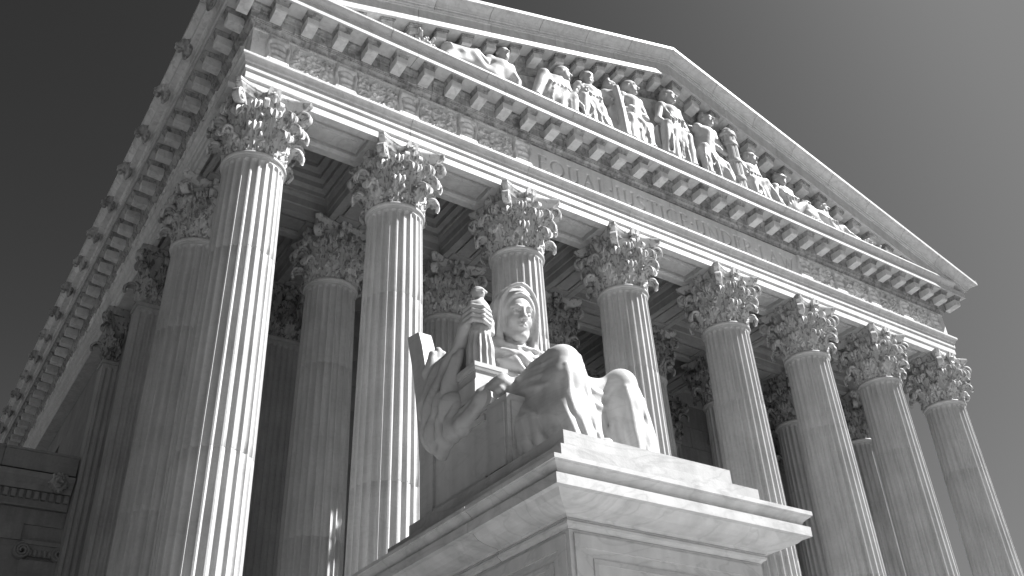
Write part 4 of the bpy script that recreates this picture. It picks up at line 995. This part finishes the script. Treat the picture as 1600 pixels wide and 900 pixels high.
# ------------------------------------------------------------------ pediment sculptures
ZP = 5.885
def figure(label, x0, J, hr=.29, robe=True, extra=None, name='pediment_statue', y0=-1.30, seed=0, bare=False, hair=True):
    J = {k: (v if k == 'look' else (v[0], v[1]*.5, v[2])) for k, v in J.items()}
    pts = np.array([J[k] for k in J if k != 'look'])
    lo = pts.min(0)-.62; hi = pts.max(0)+.62; lo[2] = -.02; lo[1] = max(lo[1], -.60); hi[1] = .62
    A = Vol(lo, hi, .036)
    pel, che, head = map(np.array, (J['pel'], J['che'], J['head'])); hr = hr*1.1
    A.cone(pel+(0, .25, 0), che+(0, .25, -.1), .36, .34, .1)
    mid = (pel+che)/2
    A.ell(pel, (.47, .34, .34), .12).cone(pel, che, .36, .38, .15).ell(che+(0, 0, .1), (.49, .30, .36), .15)
    up_ = (head-che); up_ = up_/np.linalg.norm(up_); neck = che+up_*.42
    A.cone(che+up_*.25, head-up_*.1, .17, .145, .08)
    look = J.get('look', 0); c, s_ = math.cos(look), math.sin(look)
    Rm = np.array([[c, -s_, 0], [s_, c, 0], [0, 0, 1]])
    q = lambda *p: head+Rm@(np.array(p)*hr/.29)
    A.ell(q(0, .03, .06), np.array((.23, .27, .26))*hr/.29, .04, rot=Rm).ell(q(0, -.07, -.1), np.array((.17, .18, .23))*hr/.29, .05, rot=Rm)
    A.cone(q(0, -.26, .03), q(0, -.31, -.08), .03, .05, .03).cone(q(-.12, -.20, .07), q(.12, -.20, .07), .035, .035, .05).ell(q(0, -.2, -.27), .07, .05)
    for sg in (-1, 1): A.ell(q(sg*.09, -.275, 0), np.array((.045, .035, .03))*hr/.29, .02, sub=True).ell(q(sg*.23, .0, -.03), .05, .02)
    A.cone(q(-.06, -.235, -.18), q(.06, -.235, -.18), .028, .028, .015)
    if hair:
        rs = np.random.RandomState(seed)
        for k in range(26):
            a, b = rs.uniform(0, 2*math.pi), rs.uniform(.25, 1.0)
            p = (.21*math.cos(a)*math.sqrt(1-b*b*.6), .05+.24*abs(math.sin(a))*math.sqrt(1-b*b*.6)-.06, .08+.25*b); A.ell(q(*p), .06*hr/.29, .02)
    right = np.array((1, 0, 0)); sh = {}
    sh['R'] = np.array(J.get('sR', che+np.array((-.42, 0, .28)))); sh['L'] = np.array(J.get('sL', che+np.array((.42, 0, .28))))
    A.cone(sh['R'], sh['L'], .16, .16, .12)
    for sd in 'RL':
        A.ell(sh[sd], .20, .08); A.cone(sh[sd], J['e'+sd], .18, .14, .06); A.cone(J['e'+sd], J['h'+sd], .14, .09, .04)
        h = np.array(J['h'+sd]); dv = h-np.array(J['e'+sd]); dv = dv/(np.linalg.norm(dv)+1e-6)
        A.ell(h+dv*.06, .085, .03)
        for t in (-.05, 0, .05): A.cone(h+dv*.08+(t, 0, t*.4), h+dv*.24+(t*1.2, -.03, t*.5), .035, .028, .015)
        hip = pel+np.array((-.18 if sd == 'R' else .18, 0, 0))
        k_, f_ = np.array(J['k'+sd]), np.array(J['f'+sd])
        A.cone(hip, k_, .30, .22, .10); A.cone(k_, f_, .21, .15, .06); A.ell(f_+np.array((0, -.1, -.02)), (.11, .2, .09), .04)
    if robe:
        kR, kL, fR, fL = (np.array(J[k]) for k in ('kR', 'kL', 'fR', 'fL'))
        for t in np.linspace(0, 1, 4): A.cone(kR+(kL-kR)*t, fR+(fL-fR)*t, .17, .2, .12)
        A.cone(pel, (kR+kL)/2, .3, .2, .12)
        rs = np.random.RandomState(seed+5)
        for t in rs.uniform(-.1, 1.1, 5):
            a = kR+(kL-kR)*t; b = fR+(fL-fR)*(t*1.15-.07); j_ = rs.uniform(-.12, .12, 3); rr_ = rs.uniform(.03, .06)
            A.chain([(*(a+(0, -.10, .02)), rr_), (*((a+b)/2+(0, -.15, 0)+j_), rr_), (*(b+(0, -.17, 0)+j_), rr_)], .08)
        for t in np.linspace(0, 1, 5):
            a = sh['R']+(sh['L']-sh['R'])*t*.8; b = pel+np.array((-.35+.6*t, -.28, .0))
            if not bare: A.chain([(*(a+(0, -.10, 0)), .03), (*((a+b)/2+(.05, -.26, -.05)), .035), (*b, .04)], .07)
        wv = rs.uniform(0, 6, 3)
        A.warp(lambda x, y, z: .012*sin(11*x+4*sin(3*z+wv[0])+wv[1])*np.clip((che[2]+.1-z)*3, 0, 1), lo, hi)
    if bare:
        A.ell(che+(-.19, -.2, .1), (.19, .10, .13), .05).ell(che+(.19, -.2, .1), (.19, .10, .13), .05).ell(che*.5+pel*.5+(0, -.16, 0), (.2, .14, .2), .06)
    if extra: extra(A)
    if A.lo[2] < 0.1: A.cone((float(pts[:, 0].min())+.1, 0, .05), (float(pts[:, 0].max())-.1, 0, .05), .14, .14, .05)
    me = A.mesh(name, 'statue')
    return tag(ob(name, me, None, (x0, y0, Z0+ZP)), label, 'sculpture', 'carved figures in the pediment')
d_ = dict
figure('reclining carved figure at the left slope of the pediment with legs stretched toward the corner', 7.66, d_(pel=(-.5, 0, .35), che=(-.08, 0, .95), head=(.02, -.12, 1.70), eR=(-.72, -.15, .95), hR=(-.95, -.35, 1.05), eL=(.6, -.1, .7), hL=(.55, -.3, .2), kR=(-1.25, -.2, .95), kL=(-1.35, -.05, .6), fR=(-2.25, -.2, .75), fL=(-2.3, -.1, .3), look=.1), seed=1, bare=True)
figure('crouching carved figure with raised knee, bald head turned toward the pediment centre', 10.2, d_(pel=(-.5, 0, .65), che=(-.22, -.05, 1.4), head=(.1, -.15, 2.16), eR=(-.6, -.3, 1.35), hR=(-.45, -.5, 1.0), eL=(.38, -.25, 1.1), hL=(.5, -.45, 1.35), kR=(-.85, -.35, 1.55), kL=(.35, -.45, .9), fR=(-1.3, -.35, .2), fL=(.3, -.45, .1), look=1.0), seed=2, hair=False)
figure('seated carved figure with pleated robe over the knees in the pediment', 11.48, d_(pel=(0, 0, .9), che=(.02, 0, 1.75), head=(.02, -.12, 2.55), eR=(-.58, -.1, 1.45), hR=(-.42, -.42, 1.6), eL=(.62, -.1, 1.35), hL=(.68, -.35, .7), kR=(-.42, -.5, 1.2), kL=(.3, -.5, .95), fR=(-.5, -.5, .1), fL=(.55, -.5, .1), look=-.25), seed=3)
figure('slim standing carved figure squeezed between two seated ones in the pediment', 12.66, d_(pel=(0, .12, 1.3), che=(0, .12, 2.1), head=(.0, .0, 2.78), eR=(-.34, 0, 1.7), hR=(-.1, -.3, 1.9), eL=(.34, 0, 1.7), hL=(.15, -.3, 1.75), kR=(-.14, -.05, .75), kL=(.16, -.05, .75), fR=(-.16, -.1, .1), fL=(.2, -.1, .1), sR=(-.3, .1, 2.3), sL=(.3, .1, 2.3), look=.8), hr=.26, seed=4, extra=lambda A: A.chain([(.15, -.4, .1, .2), (.05, -.4, 1.3, .17), (-.05, -.38, 2.4, .13)], .05))
figure('bare-chested carved figure with folded arms gazing toward the pediment centre', 13.6, d_(pel=(.05, 0, 1.25), che=(0, 0, 2.3), head=(.02, -.12, 3.16), eR=(-.62, -.12, 1.85), hR=(.15, -.48, 1.75), eL=(.66, -.12, 1.85), hL=(-.1, -.5, 1.88), kR=(-.35, -.5, 1.3), kL=(.5, -.5, 1.15), fR=(-.4, -.5, .1), fL=(.5, -.5, .1), look=.75), hr=.31, seed=5, bare=True, hair=False)
def crown(A):
    for k in range(-3, 4): A.cone((.0+.16*math.sin(k*.5), .0, 3.98), (.0+.34*math.sin(k*.5), .0, 4.05+.26*math.cos(k*.5)), .035, .02, .01)
    A.box((0, .2, 1.0), (.75, .2, 1.0), .03, .03); A.chain([(-.55, -.62, 2.1, .07), (0, -.66, 1.92, .08), (.55, -.62, 2.05, .07)], .03)
figure('crowned robed figure enthroned at the centre of the pediment', 15.68, d_(pel=(0, 0, 1.6), che=(0, 0, 2.8), head=(.03, -.12, 3.72), eR=(-.72, -.12, 2.2), hR=(-.35, -.5, 2.0), eL=(.72, -.12, 2.2), hL=(.35, -.5, 1.95), kR=(-.55, -.55, 1.8), kL=(.5, -.55, 1.6), fR=(-.75, -.5, .15), fL=(.55, -.5, .15), top=(0, 0, 4.1), look=.55), hr=.31, seed=6, extra=crown)
figure('seated carved figure leaning forward with arms stretched toward the bundle of rods', 17.6, d_(pel=(-.2, 0, 1.4), che=(-.02, -.02, 2.55), head=(.14, -.12, 3.42), eR=(-.1, -.42, 2.05), hR=(.72, -.5, 1.75), eL=(.55, -.3, 2.1), hL=(1.02, -.48, 1.62), kR=(-.55, -.5, 1.5), kL=(.45, -.5, .95), fR=(-.5, -.5, .1), fL=(.9, -.5, .1), look=.3), hr=.31, seed=7, bare=True)
figure('seated carved figure with hand raised to the chin and lap draped', 19.9, d_(pel=(-.18, 0, .75), che=(-.15, 0, 1.55), head=(.08, -.15, 2.35), eR=(-.45, -.3, 1.25), hR=(.0, -.5, 1.2), eL=(.18, -.42, 1.35), hL=(.14, -.4, 2.0), kR=(-.35, -.5, .9), kL=(.45, -.5, 1.05), fR=(-.3, -.5, .1), fL=(.75, -.5, .1), look=.5), seed=8)
figure('half-reclining carved figure with bowed head below the right slope of the pediment', 21.7, d_(pel=(.3, 0, .45), che=(.02, 0, 1.15), head=(.0, -.12, 1.95), eR=(-.6, -.2, .85), hR=(-.4, -.45, .35), eL=(.55, -.2, .8), hL=(.8, -.4, .7), kR=(1.0, -.35, .85), kL=(1.1, -.1, .7), fR=(1.7, -.35, .15), fL=(1.9, -.15, .15), look=-.1), seed=9)
figure('reclining carved figure resting its head low in the right corner of the pediment', 23.95, d_(pel=(.5, 0, .3), che=(-.05, 0, .72), head=(.1, -.15, 1.36), eR=(-.55, -.2, .5), hR=(-.3, -.4, .2), eL=(.5, -.3, .6), hL=(.2, -.42, .95), kR=(1.1, -.25, .55), kL=(1.2, -.05, .4), fR=(1.9, -.25, .2), fL=(2.0, -.1, .15), look=.7), seed=10)
figure('small child-like carved head and body between two reclining pediment figures', 22.95, d_(pel=(0, -.2, .3), che=(0, -.2, .6), head=(.0, -.28, 1.08), eR=(-.3, -.3, .45), hR=(-.2, -.45, .3), eL=(.3, -.3, .45), hL=(.2, -.45, .3), kR=(-.2, -.45, .4), kL=(.2, -.45, .4), fR=(-.2, -.5, .1), fL=(.2, -.5, .1), sR=(-.22, -.2, .72), sL=(.22, -.2, .72)), hr=.19, seed=11, robe=False)
fz = MB()
for k in range(9):
    a = 2*math.pi*k/9; fz.loft([[(.22*math.cos(a)+.10*math.cos(b)-.10*t, .22*math.sin(a)+.10*math.sin(b), z) for b in np.linspace(0, 2*math.pi, 9)[:-1]] for z, t in ((.0, 0), (1.5, .5), (2.95, 1))])
for z in (.5, 1.4, 2.3, 2.8): fz.lathe([(.2, z-.09), (.345, z-.08), (.36, z), (.345, z+.08), (.2, z+.09)], 24, -.10*z/2.95)
fz.lathe([(.12, 2.9), (.2, 3.0), (.21, 3.12), (.12, 3.24), (.03, 3.3)], 20, -.1)
tag(ob('fasces', fz.mesh('fasces', 'statue', smooth=True, sharp=40), None, (18.72, -1.55, Z0+ZP)), 'upright bound bundle of rods held by a pediment figure', 'sculpture')
def foliage(label, x0, L, H, seed, n=60):
    rs = np.random.RandomState(seed); A = Vol((-L/2-.2, -.5, 0), (L/2+.2, .4, H+.25), .036)
    for k in range(n):
        x = rs.uniform(-L/2, L/2); hh = H*(1-.75*abs(x/L*2)**1.5); z = rs.uniform(.05, max(.1, hh))
        A.cone((x, rs.uniform(-.2, .1), z*.6), (x+rs.uniform(-.15, .15), rs.uniform(-.45, 0), z), .08, .06, .03)
    A.cone((-L/2, 0, .05), (L/2, 0, .05), .1, .1, .05)
    tag(ob('pediment_carving', A.mesh('pediment_carving', 'statue'), None, (x0, -1.25, Z0+ZP)), label, 'sculpture')
foliage('carved leafy ornament in the far left angle of the pediment', 4.35, 1.1, 1.0, 2)
foliage('low carved drapery and leaves tapering into the right angle of the pediment', 26.6, 2.8, .5, 4, 90)

# ------------------------------------------------------------------ lion heads on the gutters
A = Vol((-.36, -.5, -.4), (.36, .12, .4), .022)
A.ell((0, 0, 0), (.3, .14, .32), .05)
for k in range(16):
    a = k*2*math.pi/16; A.cone((.2*math.cos(a), -.05, .21*math.sin(a)), (.31*math.cos(a+.2), -.02, .33*math.sin(a+.2)), .075, .045, .02)
A.ell((0, -.16, .05), (.19, .16, .2), .05).ell((0, -.30, -.06), (.12, .12, .10), .04).cone((0, -.26, .12), (0, -.38, -.0), .05, .055, .03)
for s in (-1, 1):
    A.ell((s*.09, -.32, .07), (.05, .05, .04), .02, sub=True).ell((s*.06, -.36, -.09), (.06, .06, .05), .02).ell((s*.19, -.1, .2), (.07, .05, .08), .03)
A.ell((0, -.36, -.16), (.09, .14, .055), .02, sub=True).ell((0, -.28, -.22), (.09, .09, .05), .03)
LION = A.mesh('lion_head', 'sooty_shaded')  # dark stone: soot, plus the heads' drop shadows put into the colour
for k in range(0, 20):
    part('lion_head', LION, (-1.96, -.1+2.3*k, 5.82), -math.pi/2, (1.12, .95, 1.12))
for k in range(0, 3): part('lion_head', LION, (X7+2.0, -.1+2.3*k, 5.86), math.pi/2)

# ------------------------------------------------------------------ lower wing on the left
YW = 13.2
wing = thing('courthouse_wing', 'lower shaded marble wing with dentil cornice and Ionic pilaster', 'building', (-9, YW+5, 0))
def wpart(name, me, x=0, z=0): return ob(name, me, wing, (x-wing.location.x, -wing.location.y, z+Z0))
x0_ = -20.0
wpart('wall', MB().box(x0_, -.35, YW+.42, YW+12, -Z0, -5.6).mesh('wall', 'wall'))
for k in range(7):
    a, b = -.86-2.35*(k+1), -.86-2.35*k
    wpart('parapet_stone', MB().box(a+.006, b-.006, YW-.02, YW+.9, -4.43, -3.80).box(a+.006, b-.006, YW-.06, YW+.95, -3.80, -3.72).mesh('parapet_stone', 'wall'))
gp = [(YW+.9, -5.06), (YW+.12, -5.06), (YW+.10, -4.98), (YW+.07, -4.90), (YW-.02, -4.80), (YW-.10, -4.70), (YW-.13, -4.62), (YW-.13, -4.52), (YW+.9, -4.46)]
for k in range(5):
    a, b = -.86-3.4*(k+1), -.86-3.4*k
    wpart('cornice_block', MB().loft([[(x, y, z) for y, z in gp] for x in (a+.005, b-.005)]).mesh('cornice_block', 'wall'))
for k in range(6): wpart('lion_head', LION, -1.35-3.0*k, -4.74).location.y += YW-.02
wpart('dentil_bed', MB().box(x0_, -.86, YW+.26, YW+.9, -5.56, -5.07).mesh('dentil_bed', 'wall'))
DEN = MB().box(-.07, .07, YW+.12, YW+.27, -5.36, -5.10).mesh('dentil', 'wall')
for k in range(60): wpart('dentil', DEN, -.98-.235*k)
wpart('dentil_bed', MB().box(x0_, -.86, YW+.20, YW+.9, -5.62, -5.565).mesh('dentil_bed', 'wall'))
for r_ in range(2):
    za, zb3 = (-5.625, -6.15) if r_ == 0 else (-6.155, -6.70)
    for k in range(7):
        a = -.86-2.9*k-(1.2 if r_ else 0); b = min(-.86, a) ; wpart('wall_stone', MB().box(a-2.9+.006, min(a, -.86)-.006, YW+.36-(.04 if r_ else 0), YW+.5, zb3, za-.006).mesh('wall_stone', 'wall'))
for xc in (-1.38, -5.8, -10.2):
    pw = wpart('ionic_pilaster', MB().box(xc-.55, xc+.55, YW+.30, YW+.46, -Z0, -7.32).mesh('ionic_pilaster', 'wall'))
    cp = MB().box(xc-.62, xc+.62, YW+.20, YW+.46, -6.84, -6.705).box(xc-.5, xc+.5, YW+.24, YW+.46, -7.2, -6.845)
    for k in range(5): cp.lathe([(.02, 0), (.06, .05), (.07, .12), (.05, .2), (.02, .24)], 10, xc-.3+.15*k, YW+.24); 
    for q in range(1, 6):
        base = len(cp.v)-q*50; 
    for i_ in range(len(cp.v)-5*50, len(cp.v)): a_ = cp.v[i_]; cp.v[i_] = (a_[0], a_[1], a_[2]-7.22)
    c_ = ob('capital', cp.mesh('capital', 'wall'), pw)
    for s in (-1, 1):
        rings = []
        for k in range(44):
            a = k*2*math.pi/18; r = .26*(1-.82*k/44); cx_, cz_ = xc+s*.56, -7.06
            ct, st_ = math.sin(a)*s, math.cos(a)
            rings.append([(cx_+(r+dr)*ct, YW+yy, cz_+(r+dr)*st_) for dr, yy in ((-.05, .40), (-.05, .20), (-.025, .15), (.025, .15), (.05, .20), (.05, .40))])
        v_ = MB().loft(rings).mesh('volute', 'wall'); ob('volute', v_, pw)
